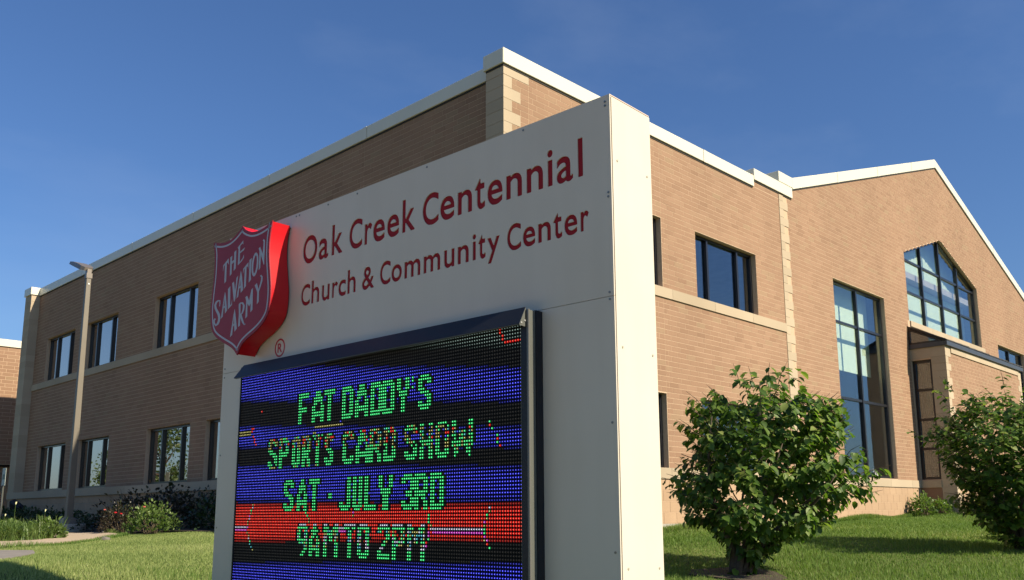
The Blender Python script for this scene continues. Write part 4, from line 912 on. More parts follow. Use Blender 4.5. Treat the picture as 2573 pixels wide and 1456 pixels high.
def line_pts(a, b, col):
    n_ = int(max(abs(b[0]-a[0]), abs(b[1]-a[1])))+1
    for k in range(n_+1): SP[(int(a[0]+(b[0]-a[0])*k/n_), int(a[1]+(b[1]-a[1])*k/n_))] = col
for a, b in (((12,52),(8,59)),((8,59),(8,62)),((8,62),(12,68)),((44.9,55.7),(46.8,58)),((70.9,55.8),(69.3,58)),((106,56),(107.4,60)),((107.4,60),(105.6,65)),((132,54),(129,59)),((129,59),(129.7,63)),((129.7,63),(131,65))): line_pts(a, b, 'x')
line_pts((0,60),(7,60),'W'); line_pts((0,61),(7,61),'m'); line_pts((108,60),(128,60),'W'); line_pts((108,61),(128,61),'m'); line_pts((62,60),(66,60),'W'); line_pts((62,61),(66,61),'m')
line_pts((0,25),(7,25),'y'); line_pts((0,26),(7,26),'y'); line_pts((9,24),(8,25),'r'); line_pts((9,27),(11,30),'r'); line_pts((48,26),(63,26),'y'); line_pts((47,28),(48,28),'y')
line_pts((131,30),(132,32),'x'); line_pts((134,34),(135,37),'x'); line_pts((135,4),(137,8),'r'); line_pts((138,8),(143,8),'r'); SP[(14,18)] = 'r'; SP[(62,25)] = 'b'
lv, lf, lc = [], [], []
def led(s, z, outer, core, rO=.0080, rI=.0034):
    n_ = 8; b = len(lv); xb = -.1005; xf = -.1045
    for k in range(n_): a = (k+.5)*math.pi/4; lv.append(sp(xb, s+rO*math.cos(a), z+rO*math.sin(a)))
    for k in range(6): a = k*math.pi/3; lv.append(sp(xf, s+rI*math.cos(a), z+rI*math.sin(a)))
    lf.append(tuple(b+k for k in range(n_))); lc.append(outer)
    lf.append(tuple(b+n_+k for k in range(6))); lc.append(core)
rr = random.Random(3)
for j in range(4, NR):
    for i in range(NC):
        s = 3.362-(i+.5)*PC; z = 1.086-(j+.4)*PR
        b_, edge = band_at(i, j); g = min(1, .16+edge*.36) if b_ != 'k' else 1
        key = b_; amp = g*rr.uniform(.8, 1.15)
        if (i, j) in LIT and not (LIT[(i, j)] in (29, 59) and b_ in 'br' and rr.random() < .03):
            row = LIT[(i, j)]; key = 'g'; amp = rr.uniform(.9, 1.1)
            if row == 29 and b_ == 'b': key = rr.choice('yyygggcr' if j-29 < 5 else 'yygggg'); amp = .9
            if row == 59 and j == 59: key = 'W'
            elif row == 59 and j > 60 and j < 67: key = rr.choice('ggggcWy')
        elif (i, j) in SP:
            key = SP[(i, j)]; amp = .9
            if key == 'x': key = rr.choice('Wgrym' if 50 < j < 66 else 'gryc')
        elif any((i+a, j+b2) in LIT for a in (-1, 1) for b2 in (0,)) and b_ != 'k': key = 'k' if rr.random() < .75 else b_
        o_, c_ = PAL[key]; sz = 1.0 if key in 'gWy' else .86
        led(s, z, tuple(v*amp for v in o_), tuple(v*amp for v in c_), .0071, .0042 if key == 'g' else .0031 if key != 'k' else .0026)
me = bpy.data.meshes.new('led_dots'); me.from_pydata(lv, [], lf)
ca = me.attributes.new('led', 'FLOAT_COLOR', 'FACE'); ca.data.foreach_set('color', np.array([(*c, 1) for c in lc], np.float32).ravel())
m = bpy.data.materials.new('led_emission'); m.use_nodes = True; t = m.node_tree; p = t.nodes['Principled BSDF']
a = N(t, 'ShaderNodeAttribute'); a.attribute_name = 'led'; p.inputs['Base Color'].default_value = (.01,.01,.01,1); p.inputs['Roughness'].default_value = .6; p.inputs['Specular IOR Level'].default_value = .1
t.links.new(a.outputs['Color'], p.inputs['Emission Color']); p.inputs['Emission Strength'].default_value = 1.0; me.materials.append(m)
link('led_dots', me, disp, kind='stuff')
# ------------------------------------------------------------------ lamp post
LX, LY = 8.27, 23.45
lamp = empty('lamp_post', (LX, LY, -.42), label='tall tapered square parking lot light pole on a concrete footing', cat='lamp post')
M_pole = simple('bronze_grey_pole_paint', (.135,.118,.092), .5, var=.06)
M_bz = simple('bronze_luminaire', (.16,.14,.12), .4, .2, var=.05)
def frus(mb, cx, cy, z0, z1, w0, w1):
    mb.add([(cx-w0,cy-w0,z0),(cx+w0,cy-w0,z0),(cx+w0,cy+w0,z0),(cx-w0,cy+w0,z0),(cx-w1,cy-w1,z1),(cx+w1,cy-w1,z1),(cx+w1,cy+w1,z1),(cx-w1,cy+w1,z1)],
           [(0,3,2,1),(4,5,6,7),(0,1,5,4),(1,2,6,5),(2,3,7,6),(3,0,4,7)])
mb = MB(); frus(mb, LX, LY, -.10, 5.95, .076, .056); bevel(mb.build('pole', M_pole, lamp), .008, 2)
mb = MB(); frus(mb, LX, LY, -.21, -.08, .16, .15); frus(mb, LX, LY, -.08, -.05, .15, .10); mb.build('base_cover', M_bz, lamp)
n = 20; mb = MB(); mb.prism([(LX+.40*math.cos(k*2*math.pi/n), LY+.40*math.sin(k*2*math.pi/n)) for k in range(n)], lambda u, v, d: (u, v, d), -.8, -.20); bevel(mb.build('footing', M_conc, lamp), .012)
mb = MB(); frus(mb, LX, LY, 5.95, 6.08, .070, .070); mb.box((LX-.05, LY-.05, 6.08), (LX+.05, LY+.09, 6.19)); mb.build('pole_cap', M_bz, lamp)
hd = MB()
def hp(a, b, c): # along the arm (towards +y), across (x), up; tilted
    tl = R(21); y = a*math.cos(tl)-c*math.sin(tl); zz = a*math.sin(tl)+c*math.cos(tl); return (LX+b, LY+.06+y, 6.16+zz)
sec = [(0.0,-.10,.0,.09),(.12,-.16,-.01,.10),(.30,-.17,-.01,.11),(.72,-.17,-.01,.10),(.98,-.16,-.01,.06),(1.0,-.14,.0,.04)]
vs = []
for a, b, lo, hi in sec: vs += [hp(a, b, lo), hp(a, -b, lo), hp(a, -b*.92, hi), hp(a, b*.92, hi)]
fs = [(0,1,2,3)]
for i in range(len(sec)-1):
    o = i*4; fs += [(o, o+1, o+5, o+4), (o+1, o+2, o+6, o+5), (o+2, o+3, o+7, o+6), (o+3, o, o+4, o+7)]
fs.append(tuple(len(vs)-1-k for k in range(4))); hd.add(vs, fs); head = hd.build('lamp_head', M_bz, lamp)
for a0, a1 in ((.34, .56), (.62, .86)):
    mb = MB(); mb.add([hp(a0,-.13,-.014), hp(a1,-.13,-.014), hp(a1,.13,-.014), hp(a0,.13,-.014), hp(a0,-.13,-.01), hp(a1,-.13,-.01), hp(a1,.13,-.01), hp(a0,.13,-.01)], [(0,1,2,3),(7,6,5,4),(0,4,5,1),(1,5,6,2),(2,6,7,3),(3,7,4,0)]); mb.build('lens_panel', simple('lens', (.45,.43,.38), .2, var=0), head)
mb = MB(); mb.tube([(LX, LY-.07, 5.80), (LX, LY-.062, 5.80)], .02, 8); mb.build('bolt', simple('bolt_bright', (.8,.8,.78), .3, .3, var=0), lamp)

# ------------------------------------------------------------------ small things on the left
sg = empty('post_sign', (7.80, 27.0, -.25), label='small pale rectangular parking sign on a thin metal post at the left edge', cat='sign')
mb = MB(); mb.tube([(7.80, 27.0, -.4), (7.80, 27.0, .82)], .022, 6); mb.build('post', M_alu, sg)
mb = MB(); mb.box((7.79, 26.86, .80), (7.80, 27.14, 1.27)); bevel(mb.build('plate', simple('pale_green_white_plate', (.38,.44,.40), .5, var=0), sg), .003)
mb = MB(); mb.box((7.786, 26.92, .97), (7.789, 27.08, 1.10)); mb.build('printed_symbol', simple('green_print', (.08,.14,.11), .5, var=0), sg)
fl_ = empty('floodlight', (9.2, 30.2, -.2), label='small dark ground floodlight beside the pier at the left end of the shaded wall', cat='light fixture')
mb = MB(); mb.box((9.05, 30.0, .16), (9.25, 30.45, .40)); o = bevel(mb.build('lamp_head', M_navy, fl_, at=(9.15, 30.2, .28)), .03); o.rotation_euler = (R(28), R(-20), R(10))
mb = MB(); mb.tube([(9.2, 30.2, -.3), (9.2, 30.2, .2)], .02, 6); mb.tube([(9.2, 30.15, .2), (9.2, 29.95, .28), (9.2, 29.85, .24)], .012, 5); mb.build('stake', M_navy, fl_)
rk = MB(); x, y = 5.55, 14.2
for k in range(1):
    pts = []; 
    import bmesh
    bm = bmesh.new(); bmesh.ops.create_icosphere(bm, subdivisions=2, radius=.09)  # squashed lump standing in for a dark weed clump
    for v in bm.verts: v.co *= 1+random.uniform(-.15, .15); v.co.z *= .6
    me = bpy.data.meshes.new('rock'); bm.to_mesh(me); bm.free(); me.materials.append(simple('dark_fieldstone', (.12,.11,.095), .95, var=.3, scale=8, bmp=.01))
    o = link('rock', me, label='small dark stone lying at the grass edge by the pale path', cat='rock'); o.location = (6.15, 15.75, g1(6.15, 15.75)+.02)

# ------------------------------------------------------------------ foliage
def leafmat(name, stops, trans=.35, rough=.42, single=False, spec=.5):
    m, t, p = newmat(name); p.inputs['Roughness'].default_value = rough; p.inputs['Specular IOR Level'].default_value = spec
    if single: f = N(t, 'ShaderNodeObjectInfo').outputs['Random']
    else: a = N(t, 'ShaderNodeAttribute'); a.attribute_name = 'tone'; f = a.outputs['Fac']
    c = ramp(t, f, stops); t.links.new(c, p.inputs['Base Color'])
    out = t.nodes['Material Output']; tl = N(t, 'ShaderNodeBsdfTranslucent'); mx = N(t, 'ShaderNodeMixShader'); mx.inputs[0].default_value = trans
    cc = mixc(t, 1.0, c, (1.3, 1.5, .6), 'MULTIPLY'); t.links.new(cc, tl.inputs[0]); t.links.new(p.outputs[0], mx.inputs[1]); t.links.new(tl.outputs[0], mx.inputs[2]); t.links.new(mx.outputs[0], out.inputs[0])
    return m
LG = [(0, (.034,.072,.014)), (.5, (.080,.150,.024)), (.85, (.14,.22,.038)), (1, (.24,.28,.08))]
M_leaf = leafmat('lilac_leaf', LG, .4, .5, spec=.35); M_leaf1 = leafmat('lilac_leaf_single', LG, .4, .5, single=True, spec=.35)
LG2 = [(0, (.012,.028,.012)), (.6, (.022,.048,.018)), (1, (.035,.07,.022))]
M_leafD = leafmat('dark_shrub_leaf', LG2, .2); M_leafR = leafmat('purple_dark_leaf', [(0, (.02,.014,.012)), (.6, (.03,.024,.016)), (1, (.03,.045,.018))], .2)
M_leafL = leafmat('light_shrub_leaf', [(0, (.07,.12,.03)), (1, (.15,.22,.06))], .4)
M_bark = simple('grey_brown_bark', (.075,.058,.045), .95, var=.3, scale=14, bmp=.006)
M_twig = simple('twig', (.10,.075,.045), .9, var=.2)
# leaf template: a folded, tip-drooping ovate blade (x along, y across), 8 triangles
LT = np.array([(0,0,0),(.28,.30,.05),(.28,-.30,.05),(.62,.30,.0),(.62,-.30,.0),(.28,0,-.06),(.62,0,-.12),(1.0,0,-.26),(.10,.14,.02),(.10,-.14,.02)], float)
LTF = [(0,8,5),(8,1,5),(1,3,6,5),(3,7,6),(0,5,9),(9,5,2),(5,6,4,2),(6,7,4)]
def leaf_cloud(P, D, Nn, size, name, mat, parent=None, single=0, single_mat=None, tone=None, wide=1.0, pname='leaf'):
    """P base points, D directions, Nn up-ish normals"""
    D = D/np.linalg.norm(D, axis=1)[:, None]; Sd = np.cross(Nn, D); Sd /= np.maximum(np.linalg.norm(Sd, axis=1), 1e-6)[:, None]; U = np.cross(D, Sd)
    n = len(P); size = np.broadcast_to(size, (n,)); tone = rng.random(n) if tone is None else tone
    org = np.array(origin(parent) if parent else (0, 0, 0))
    order = np.arange(n)
    if single:
        pr = project(P); d2 = pr[:, 2].copy(); d2[(pr[:, 0] < 0) | (pr[:, 0] > 2572) | (pr[:, 1] > 1456)] += 100
        order = np.argsort(d2)
    sing = order[:single]; rest = order[single:]
    if single:
        me = bpy.data.meshes.new(pname); me.from_pydata([(a, b*wide, c) for a, b, c in LT], [], LTF); me.materials.append(single_mat); me.polygons.foreach_set('use_smooth', [True]*len(LTF))
        for i in sing:
            o = bpy.data.objects.new(pname, me); COL.objects.link(o); o.parent = parent
            s = size[i]; M = Matrix(((D[i][0]*s, Sd[i][0]*s, U[i][0]*s, P[i][0]-org[0]), (D[i][1]*s, Sd[i][1]*s, U[i][1]*s, P[i][1]-org[1]), (D[i][2]*s, Sd[i][2]*s, U[i][2]*s, P[i][2]-org[2]), (0, 0, 0, 1)))
            o.matrix_local = M
    P, D, Sd, U, size, tone = P[rest], D[rest], Sd[rest], U[rest], size[rest], tone[rest]
    V = P[:, None, :]-org + size[:, None, None]*(LT[None, :, 0:1]*D[:, None, :]+LT[None, :, 1:2]*wide*Sd[:, None, :]+LT[None, :, 2:3]*U[:, None, :])
    V = V.reshape(-1, 3); fcs = []
    tri = []
    for f in LTF: tri += [f] if len(f) == 3 else [(f[0], f[1], f[2]), (f[0], f[2], f[3])]
    tri = np.array(tri); Fc = (np.arange(len(P))[:, None, None]*len(LT)+tri[None]).reshape(-1, 3)
    me = npmesh(name, V, Fc, mat, True); at = me.attributes.new('tone', 'FLOAT', 'FACE'); at.data.foreach_set('value', np.repeat(tone, len(tri)).astype(np.float32))
    return link(name, me, parent, kind='stuff')
drape('bare_soil', [(9.94+.55*math.cos(k*.63)*(1+.2*math.sin(k*2.1)), 5.97+.55*math.sin(k*.63)*(1+.2*math.cos(k*1.7))) for k in range(10)], M_mulch, .022, st=.3, kind='structure')
def bush(name, base, prof, lean, n_twig, per, size, seed, label, group, single=290, stems=9, wide=1.0, droop=.75):
    rg = np.random.default_rng(seed); bx, by, bz = base
    root = empty(name, base, label=label, cat='bush', group=group)
    hs = [p[0] for p in prof]; rs = [p[1] for p in prof]; H = hs[-1]
    mb = MB(); tips = []
    # stems
    for k in range(stems):
        a = 2*math.pi*k/stems+rg.uniform(-.3, .3); pts = []; rad = []
        rr_ = rg.uniform(.35, .72); hh = rg.uniform(.5, .86)*H
        for i in range(7):
            t = i/6; z = t*hh; r0 = .09+(np.interp(z, hs, rs)*rr_-.09)*t**1.1
            pts.append((bx+lean[0]*t+r0*math.cos(a+.25*math.sin(3*t+k)), by+lean[1]*t+r0*math.sin(a+.25*math.sin(3*t+k)), bz-.05+z)); rad.append(.042*(1-t)+.007)
        mb.tube(pts, rad, 6); tips.append(pts)
    mb.tube([(bx, by, bz-.1), (bx+.01, by, bz+.12), (bx+.02, by+.01, bz+.34)], [.12, .11, .07], 10)
    mb.build('trunk', M_bark, root, smooth=True)
    P_, D_, N_ = [], [], []; tw = MB()
    # lumpy outline: a few big lobes
    lob = [(rg.uniform(0, 2*math.pi), rg.uniform(.25, .95)*H, rg.uniform(.05, .30)) for _ in range(11)]+[(rg.uniform(0, 2*math.pi), rg.uniform(.15, .95)*H, -rg.uniform(.08, .24)) for _ in range(10)]
    for k in range(n_twig):
        z = H*rg.beta(2.0, 1.45)*.98; a = rg.uniform(0, 2*math.pi); R_ = np.interp(z, hs, rs)
        bulge = sum(h_*math.exp(-((((a-la+math.pi) % (2*math.pi))-math.pi)**2)/.25-((z-lz)**2)/.07) for la, lz, h_ in lob)
        f = rg.uniform(.35, 1.0)**.55; r0 = (R_*(.80+bulge))*f
        if rg.random() < .05: r0 *= 1.2; z += .05
        if k < 16: z = H*rg.uniform(.9, 1.10); r0 = R_*rg.uniform(.2, .9)
        lf_ = min(1, z/.8); c = np.array([bx+lean[0]*lf_+r0*math.cos(a), by+lean[1]*lf_+r0*math.sin(a), bz+z])
        out = np.array([math.cos(a), math.sin(a), .25+.9*(z/H)**2]); out /= np.linalg.norm(out)
        st = tips[int(rg.integers(0, len(tips)))]
        if f > .7 or rg.random() < .3:
            # short twig reaching outwards
            L = rg.uniform(.22, .42); q0 = c-out*L*.8; 
            ps = [q0, (q0+c)/2+np.array([0, 0, .03]), c+out*.05]
            tw.tube([tuple(x_) for x_ in ps], [.006, .004, .002], 4, cap=False)
        L = rg.uniform(.2, .36)
        for q in range(per):
            tt = q/per; pp = c-out*L*(1-tt)+rg.normal(0, .02, 3)
            sd = np.cross(out, (0, 0, 1)); sd /= np.linalg.norm(sd)+1e-9; s_ = 1 if q % 2 else -1
            d = out*.55+sd*s_*.75+np.array([0, 0, -droop])+rg.normal(0, .28, 3)
            P_.append(pp); D_.append(d); N_.append(np.array([0, 0, 1.0])+out*.6+rg.normal(0, .35, 3))
    # long supports from the stems towards the crown
    for k in range(60):
        st = tips[int(rg.integers(0, len(tips)))]; i = int(rg.integers(2, 6)); q0 = np.array(st[i]); j = int(rg.integers(0, len(P_))); q1 = np.array(P_[j])
        if np.linalg.norm(q1-q0) < .8 and q1[2] > q0[2]-.1: tw.tube([tuple(q0), tuple((q0*.5+q1*.5)+np.array([0, 0, -.05])), tuple(q1)], [.013, .009, .004], 5, cap=False)
    tw.build('twigs', M_twig, root, kind='stuff')
    P_, D_, N_ = map(np.array, (P_, D_, N_)); sz = size*rg.uniform(.65, 1.2, len(P_))
    leaf_cloud(P_, D_, N_, sz, 'leaves', M_leaf, root, single, M_leaf1, rg.random(len(P_)), wide)
    return root
cr = RT[:2]/np.linalg.norm(RT[:2])
bush('lilac_bush', (9.94, 5.97, g1(9.94, 5.97)), [(0,.2),(.15,.25),(.4,.58),(.7,1.28),(1.0,1.44),(1.5,1.38),(2.0,1.28),(2.25,1.1),(2.38,.7)], (cr[0]*.42, cr[1]*.42), 640, 9, .114, 5,
     'large multi stemmed green bush on the lawn right beside the white sign', 'leafy bushes on the lawn', wide=1.05)
bush('lilac_bush', (14.65, 4.0, g1(14.65, 4.0)), [(0,.2),(.25,.7),(.6,1.18),(1.0,1.36),(1.5,1.40),(1.95,1.30),(2.25,.95),(2.4,.4)], (0, 0), 880, 9, .10, 8,
     'dark rounded bush at the right edge in front of the projecting bay', 'leafy bushes on the lawn', wide=1.1, droop=.5)
def mound(name, c, rx, ry, h, n, size, mat, seed, label, cat='shrub', group=None, stalks=0, wide=1.0, up=.25, flowers=()):
    rg = np.random.default_rng(seed); z0 = g1(c[0], c[1]); root = empty(name, (c[0], c[1], z0), label=label, cat=cat, group=group)
    a = rg.uniform(0, 2*math.pi, n); ct = rg.uniform(0, 1, n)**.8; f = rg.uniform(.45, 1.0, n)**.5
    f *= 1+.16*np.sin(a*3+seed)+.12*np.sin(a*7+2*seed+4*ct)
    s_ = np.sqrt(1-ct**2); P_ = np.c_[c[0]+rx*f*s_*np.cos(a), c[1]+ry*f*s_*np.sin(a), z0+h*f*ct+.03]
    out = np.c_[np.cos(a)*s_, np.sin(a)*s_, ct+up]; D_ = out+rg.normal(0, .55, (n, 3)); N_ = np.c_[np.zeros(n), np.zeros(n), np.ones(n)]+rg.normal(0, .5, (n, 3))
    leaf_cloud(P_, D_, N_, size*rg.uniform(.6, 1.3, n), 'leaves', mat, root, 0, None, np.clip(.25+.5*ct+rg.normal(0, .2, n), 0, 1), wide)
    tw = MB()
    for k in range(10+stalks):
        q = P_[int(rg.integers(0, n))]; hh = .1 if k < 10 else rg.uniform(.15, .35)*h
        tw.tube([(c[0]+rg.uniform(-.1, .1), c[1]+rg.uniform(-.1, .1), z0-.03), tuple((q+np.array([c[0], c[1], z0+.1]))/2), (q[0], q[1], q[2]+hh)], [.009, .006, .003], 4, cap=False)
    tw.build('stems', M_twig, root, kind='stuff')
    for k, (fx, fy, fz, col, sz) in enumerate(flowers):
        b = MB(); 
        for q in range(7):
            a_ = q*2*math.pi/7; b.add([(fx, fy, fz), (fx+sz*math.cos(a_), fy+sz*math.sin(a_), fz+sz*.35), (fx+sz*.7*math.cos(a_+.45), fy+sz*.7*math.sin(a_+.45), fz+sz*.7), (fx+sz*.3*math.cos(a_+.9), fy+sz*.3*math.sin(a_+.9), fz+sz*.9)], [(0, 1, 2, 3)])
        b.build('flower', col, root, fix=False)
    return root
M_fl = simple('red_flower', (.55,.02,.03), .6, var=0); M_fl2 = simple('coral_flower', (.62,.14,.12), .6, var=0); M_fl3 = simple('pale_flower', (.7,.68,.4), .6, var=0)
gz_ = g1(7.5, 17.6)
mound('rose_shrub', (7.62, 17.35), .45, .62, .50, 1100, .055, M_leafL, 21, 'bright green shrub in sun with a few red flowers beside the lawn edge', flowers=((7.1, 17.75, gz_+.40, M_fl, .032), (7.35, 18.1, gz_+.38, M_fl, .028), (7.3, 16.95, gz_+.50, M_fl2, .03), (7.05, 18.15, gz_+.46, M_fl2, .024)), up=.9, stalks=22)
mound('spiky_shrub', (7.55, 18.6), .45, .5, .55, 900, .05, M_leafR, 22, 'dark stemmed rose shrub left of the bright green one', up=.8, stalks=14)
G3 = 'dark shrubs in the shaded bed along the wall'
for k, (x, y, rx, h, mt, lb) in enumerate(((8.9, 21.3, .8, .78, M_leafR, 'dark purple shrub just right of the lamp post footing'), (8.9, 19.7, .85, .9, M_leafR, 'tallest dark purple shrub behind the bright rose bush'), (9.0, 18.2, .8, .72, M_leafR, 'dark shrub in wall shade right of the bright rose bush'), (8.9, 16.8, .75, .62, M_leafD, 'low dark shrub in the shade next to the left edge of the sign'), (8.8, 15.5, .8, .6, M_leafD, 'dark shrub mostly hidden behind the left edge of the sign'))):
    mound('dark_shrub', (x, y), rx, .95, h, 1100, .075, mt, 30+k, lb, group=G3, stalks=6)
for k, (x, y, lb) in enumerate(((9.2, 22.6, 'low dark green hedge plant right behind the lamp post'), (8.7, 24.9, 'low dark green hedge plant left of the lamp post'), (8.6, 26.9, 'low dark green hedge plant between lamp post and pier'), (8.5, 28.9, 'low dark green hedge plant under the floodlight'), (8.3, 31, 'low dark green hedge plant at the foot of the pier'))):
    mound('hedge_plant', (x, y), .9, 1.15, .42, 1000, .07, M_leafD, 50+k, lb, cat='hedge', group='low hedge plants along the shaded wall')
# strap leaved perennials (lilies) left foreground
def clump(name, c, n, L, spread, mat, seed, label, cat, group=None, fl=0, wd=.016):
    rg = np.random.default_rng(seed); z0 = g1(c[0], c[1]); root = empty(name, (c[0], c[1], z0), label=label, cat=cat, group=group)
    vs, fs, tn = [], [], []
    for k in range(n):
        a = rg.uniform(0, 2*math.pi); r0 = rg.uniform(0, spread)*.8; bx_ = c[0]+r0*math.cos(a*1.7+k); by_ = c[1]+r0*math.sin(a*1.7+k); l = L*rg.uniform(.55, 1.1); bend = rg.uniform(.3, 1.25); b0 = len(vs)
        dx, dy = math.cos(a), math.sin(a); px_, py_ = -dy, dx
        for i in range(5):
            t = i/4; h = l*(t-.45*bend*t*t); o = l*bend*.55*t*t+.05*t; ww = wd*(1-t)**.6*.5+.001
            zz = g1(bx_, by_) if i == 0 else zz
            x, y, z = bx_+dx*o, by_+dy*o, zz+h
            vs += [(x-px_*ww, y-py_*ww, z), (x+px_*ww, y+py_*ww, z)]
        for i in range(4): o = b0+2*i; fs.append((o, o+1, o+3, o+2)); tn.append(rg.random())
    me = bpy.data.meshes.new('strap_leaves'); og = Vector((c[0], c[1], z0)); me.from_pydata([(v[0]-og.x, v[1]-og.y, v[2]-og.z) for v in vs], [], fs)
    at = me.attributes.new('tone', 'FLOAT', 'FACE'); at.data.foreach_set('value', tn); me.materials.append(mat); link('strap_leaves', me, root, kind='stuff')
    for k in range(fl):
        a = rg.uniform(0, 6.28); x, y = c[0]+spread*.7*math.cos(a), c[1]+spread*.7*math.sin(a); h = L*rg.uniform(.9, 1.35); b = MB(); b.tube([(x, y, z0-.02), (x+.02, y, z0+h*.6), (x+.03, y+.02, z0+h)], [.006, .005, .003], 4)
        f_ = b.build('flower_stalk', M_leafL, root)
        b = MB(); b.tube([(x+.03, y+.02, z0+h-.02), (x+.035, y+.02, z0+h+.02)], [.007, .013], 6); b.build('blossom', M_fl3, f_)
    return root
M_strap = leafmat('strap_leaf', [(0, (.06,.11,.025)), (1, (.15,.22,.06))], .35)
GL_ = 'lily clumps beside the path'
for k, (x, y, lb, f_) in enumerate(((4.45, 16.9, 'bright strap leaved lily clump at the left edge beside the pale path', 2), (5.0, 16.6, 'bright lily clump in the middle of the bed by the path', 1), (5.55, 17.3, 'bright lily clump second from the path bend', 1), (5.35, 18.1, 'leafy lily clump at the right end of the path side bed', 1), (5.3, 18.9, 'lily clump behind the others in the path side bed', 1))):
    clump('lily_clump', (x, y), 420, .52, .55, M_strap, 70+k, lb, 'plant', GL_, fl=f_)
for k, (x, y) in enumerate(((5.85, 17.2), (5.75, 18.9))):
    mound('leafy_perennial', (x-.1, y+.1), .3, .34, .32, 500, .075, M_leafL, 80+k, ['broad leaved perennial leaning over the pale path', 'broad leaved perennial left of the concrete footing'][k], cat='plant', group='leafy perennials by the path', up=.7)
# weeds at the wall by the bay
GW = 'weeds along the foot of the brick wall'
for k, (x, y, h, n, lb) in enumerate(((25.3, 9.35, .55, 700, 'tall weed clump in the corner left of the bay'), (26.0, 9.1, .38, 500, 'low weeds directly in the corner of the bay'), (26.3, 8.25, .30, 500, 'weeds under the near corner of the bay'), (27.6, 8.2, .42, 800, 'leafy weed clump along the front of the bay'), (29.0, 8.2, .40, 700, 'weed clump half hidden behind the right bush'))):
    mound('weed_clump', (x, y), .5, .3, h, n, .07, M_leafL, 90+k, lb, cat='weeds', group=GW, stalks=8 if k < 3 else 3, up=1.0)
    mound_last = None
mound('small_bush', (16.6, 4.4), .7, .6, .32, 900, .07, M_leaf, 97, 'low spreading growth at the foot of the right bush', cat='plant')

# trees across the street: the ground floor windows mirror them
M_tleaf = leafmat('tree_leaf', [(0, (.05,.09,.03)), (1, (.12,.18,.06))], .35)
def tree(c, H, rad, seed, label):
    rg = np.random.default_rng(seed); z0 = g1(*c); root = empty('street_tree', (c[0], c[1], z0), label=label, cat='tree', group='trees across the street mirrored in the ground floor windows')
    mb = MB(); mb.tube([(c[0], c[1], z0-.2), (c[0]+.05, c[1], z0+H*.3), (c[0], c[1]+.1, z0+H*.62), (c[0], c[1], z0+H*.9)], [.16, .12, .08, .03], 8)
    Pl = []; 
    for k in range(34):
        a = rg.uniform(0, 6.28); hz = rg.uniform(.28, 1.0); rr_ = rad*math.sin(math.pi*min(1, (hz-.2)/.85))*rg.uniform(.5, 1)
        e = np.array([c[0]+rr_*math.cos(a), c[1]+rr_*math.sin(a), z0+H*hz]); b0 = np.array([c[0], c[1], z0+H*max(.25, hz-.22)])
        mb.tube([tuple(b0), tuple((b0+e)/2+[0, 0, .1]), tuple(e)], [.05, .03, .012], 5, cap=False)
        m_ = 110; Pl.append(e+rg.normal(0, rad*.19, (m_, 3)))
    mb.build('trunk', M_bark, root); Pl = np.concatenate(Pl); n = len(Pl)
    leaf_cloud(Pl, rg.normal(0, 1, (n, 3)), rg.normal(0, 1, (n, 3)), .16, 'crown', M_tleaf, root, tone=rg.random(n))
tree((-.8, 46.5), 5.0, 2.0, 201, 'bushy tree across the street, mirrored large in the middle ground floor window')
tree((-1.6, 53.5), 4.6, 1.6, 202, 'thinner tree across the street, mirrored at the right of the second ground floor window')
tree((-6.5, 40.5), 6.0, 2.4, 203, 'broad tree across the street, mirrored in the window beside the sign')
tree((-14, 60), 4.5, 2.5, 204, 'farthest tree across the street, mirrored low in the leftmost window')
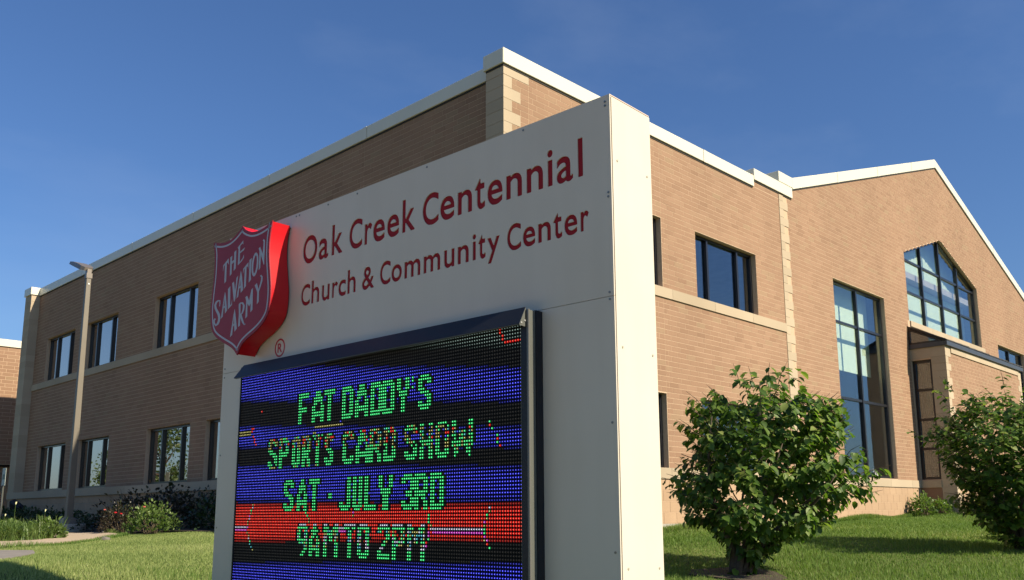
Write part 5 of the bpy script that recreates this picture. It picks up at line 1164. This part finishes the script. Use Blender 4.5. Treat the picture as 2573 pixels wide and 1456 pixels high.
# ------------------------------------------------------------------ grass blades
def grass(name, n, xr, yr, hmin, hmax, seed, keep, wdt=.004, mat=None):
    rg = np.random.default_rng(seed); x = rg.uniform(*xr, n); y = rg.uniform(*yr, n)
    k = keep(x, y); x, y = x[k], y[k]; z = gz(x, y); pr = project(np.c_[x, y, z])
    k = (pr[:, 0] > -60) & (pr[:, 0] < 2640) & (pr[:, 1] < 1530) & (pr[:, 2] > 2); x, y, z, d = x[k], y[k], z[k], pr[k, 2]
    n = len(x); a = rg.uniform(0, 2*math.pi, n); h = rg.uniform(hmin, hmax, n)*(1+.35*np.sin(x*1.7+np.cos(y*1.3)*2)); ww = wdt*rg.uniform(.6, 1.4, n)*np.clip(d/9, .8, 2.2); ln = rg.uniform(.1, .7, n)*h; b = rg.uniform(0, 2*math.pi, n)
    ca, sa = np.cos(a)*ww, np.sin(a)*ww
    V = np.stack([np.c_[x-ca, y-sa, z-.004], np.c_[x+ca, y+sa, z-.004], np.c_[x+np.cos(b)*ln, y+np.sin(b)*ln, z+h]], 1).reshape(-1, 3)
    Fc = np.arange(3*n).reshape(-1, 3); me = npmesh(name, V, Fc, mat or M_grass, False)
    patch = .5+.3*np.sin(x*.9+1.3*np.sin(y*.7))+.25*np.sin(y*1.9+x*.6)
    at = me.attributes.new('tone', 'FLOAT', 'FACE'); at.data.foreach_set('value', np.clip(rg.random(n)*.65+patch*.35, 0, 1).astype(np.float32))
    return link(name, me, kind='stuff')
M_grass = leafmat('grass_blade', [(0, (.065,.125,.025)), (.45, (.12,.20,.042)), (.8, (.19,.25,.075)), (1, (.36,.34,.16))], .35, .6, spec=.2)
def kr(x, y): return (y < YR-.12) & ~((x > BAYX0-.05) & (x < BAYX1) & (y > BAYY-.1)) & ~((x > 3.4) & (x < 4.0) & (y > 2.7) & (y < 6.7))
o = grass('lawn_grass', 420000, (4, 34), (-1, 9.7), .025, .06, 1, kr)
def kl(x, y): return ~inside(PATH, x, y) & ~inside(ASPH, x, y) & (x < 8.15) & ~inside([(-4,15.6),(1.5,15.8),(3.4,16.2),(4.4,17.6),(5,20),(5.6,22.6),(5.6,40),(-9,40)], x, y) & ~inside([(6.9,23.8),(7.75,22.5),(7.6,20.6),(7.35,18.6),(7.3,16.8),(8.2,16.8),(9.9,24),(9.9,40),(5,40)], x, y)
o2 = grass('lawn_grass', 420000, (1.5, 8.2), (6.5, 22), .018, .045, 2, kl, mat=leafmat('dry_grass_blade', [(0, (.12,.175,.05)), (.45, (.235,.295,.095)), (.8, (.35,.38,.16)), (1, (.50,.46,.26))], .35, .6, spec=.2))  # paler, yellower blades for the left lawn
# ragged longer grass along walls and path edges
def ke(x, y): return (np.abs(y-(YR-.16)) < .09) & (x < BAYX0)
grass('edge_grass', 60000, (9.7, 26.2), (9.4, 9.7), .05, .14, 3, ke)
def ke2(x, y): 
    p = inside(PATH, x, y); q = inside(PATH, x+.10, y-.05) | inside(PATH, x-.10, y+.05) | inside(PATH, x, y+.12)
    return (~p) & q & (x > 2.5) & (y < 19) & ~inside([(-4,15.4),(1.5,15.6),(3.4,16.0),(4.4,17.4),(5,20),(5.6,22.6),(5.6,40),(-9,40)], x, y)
grass('edge_grass', 260000, (2.5, 8.2), (11, 19), .04, .11, 4, ke2)
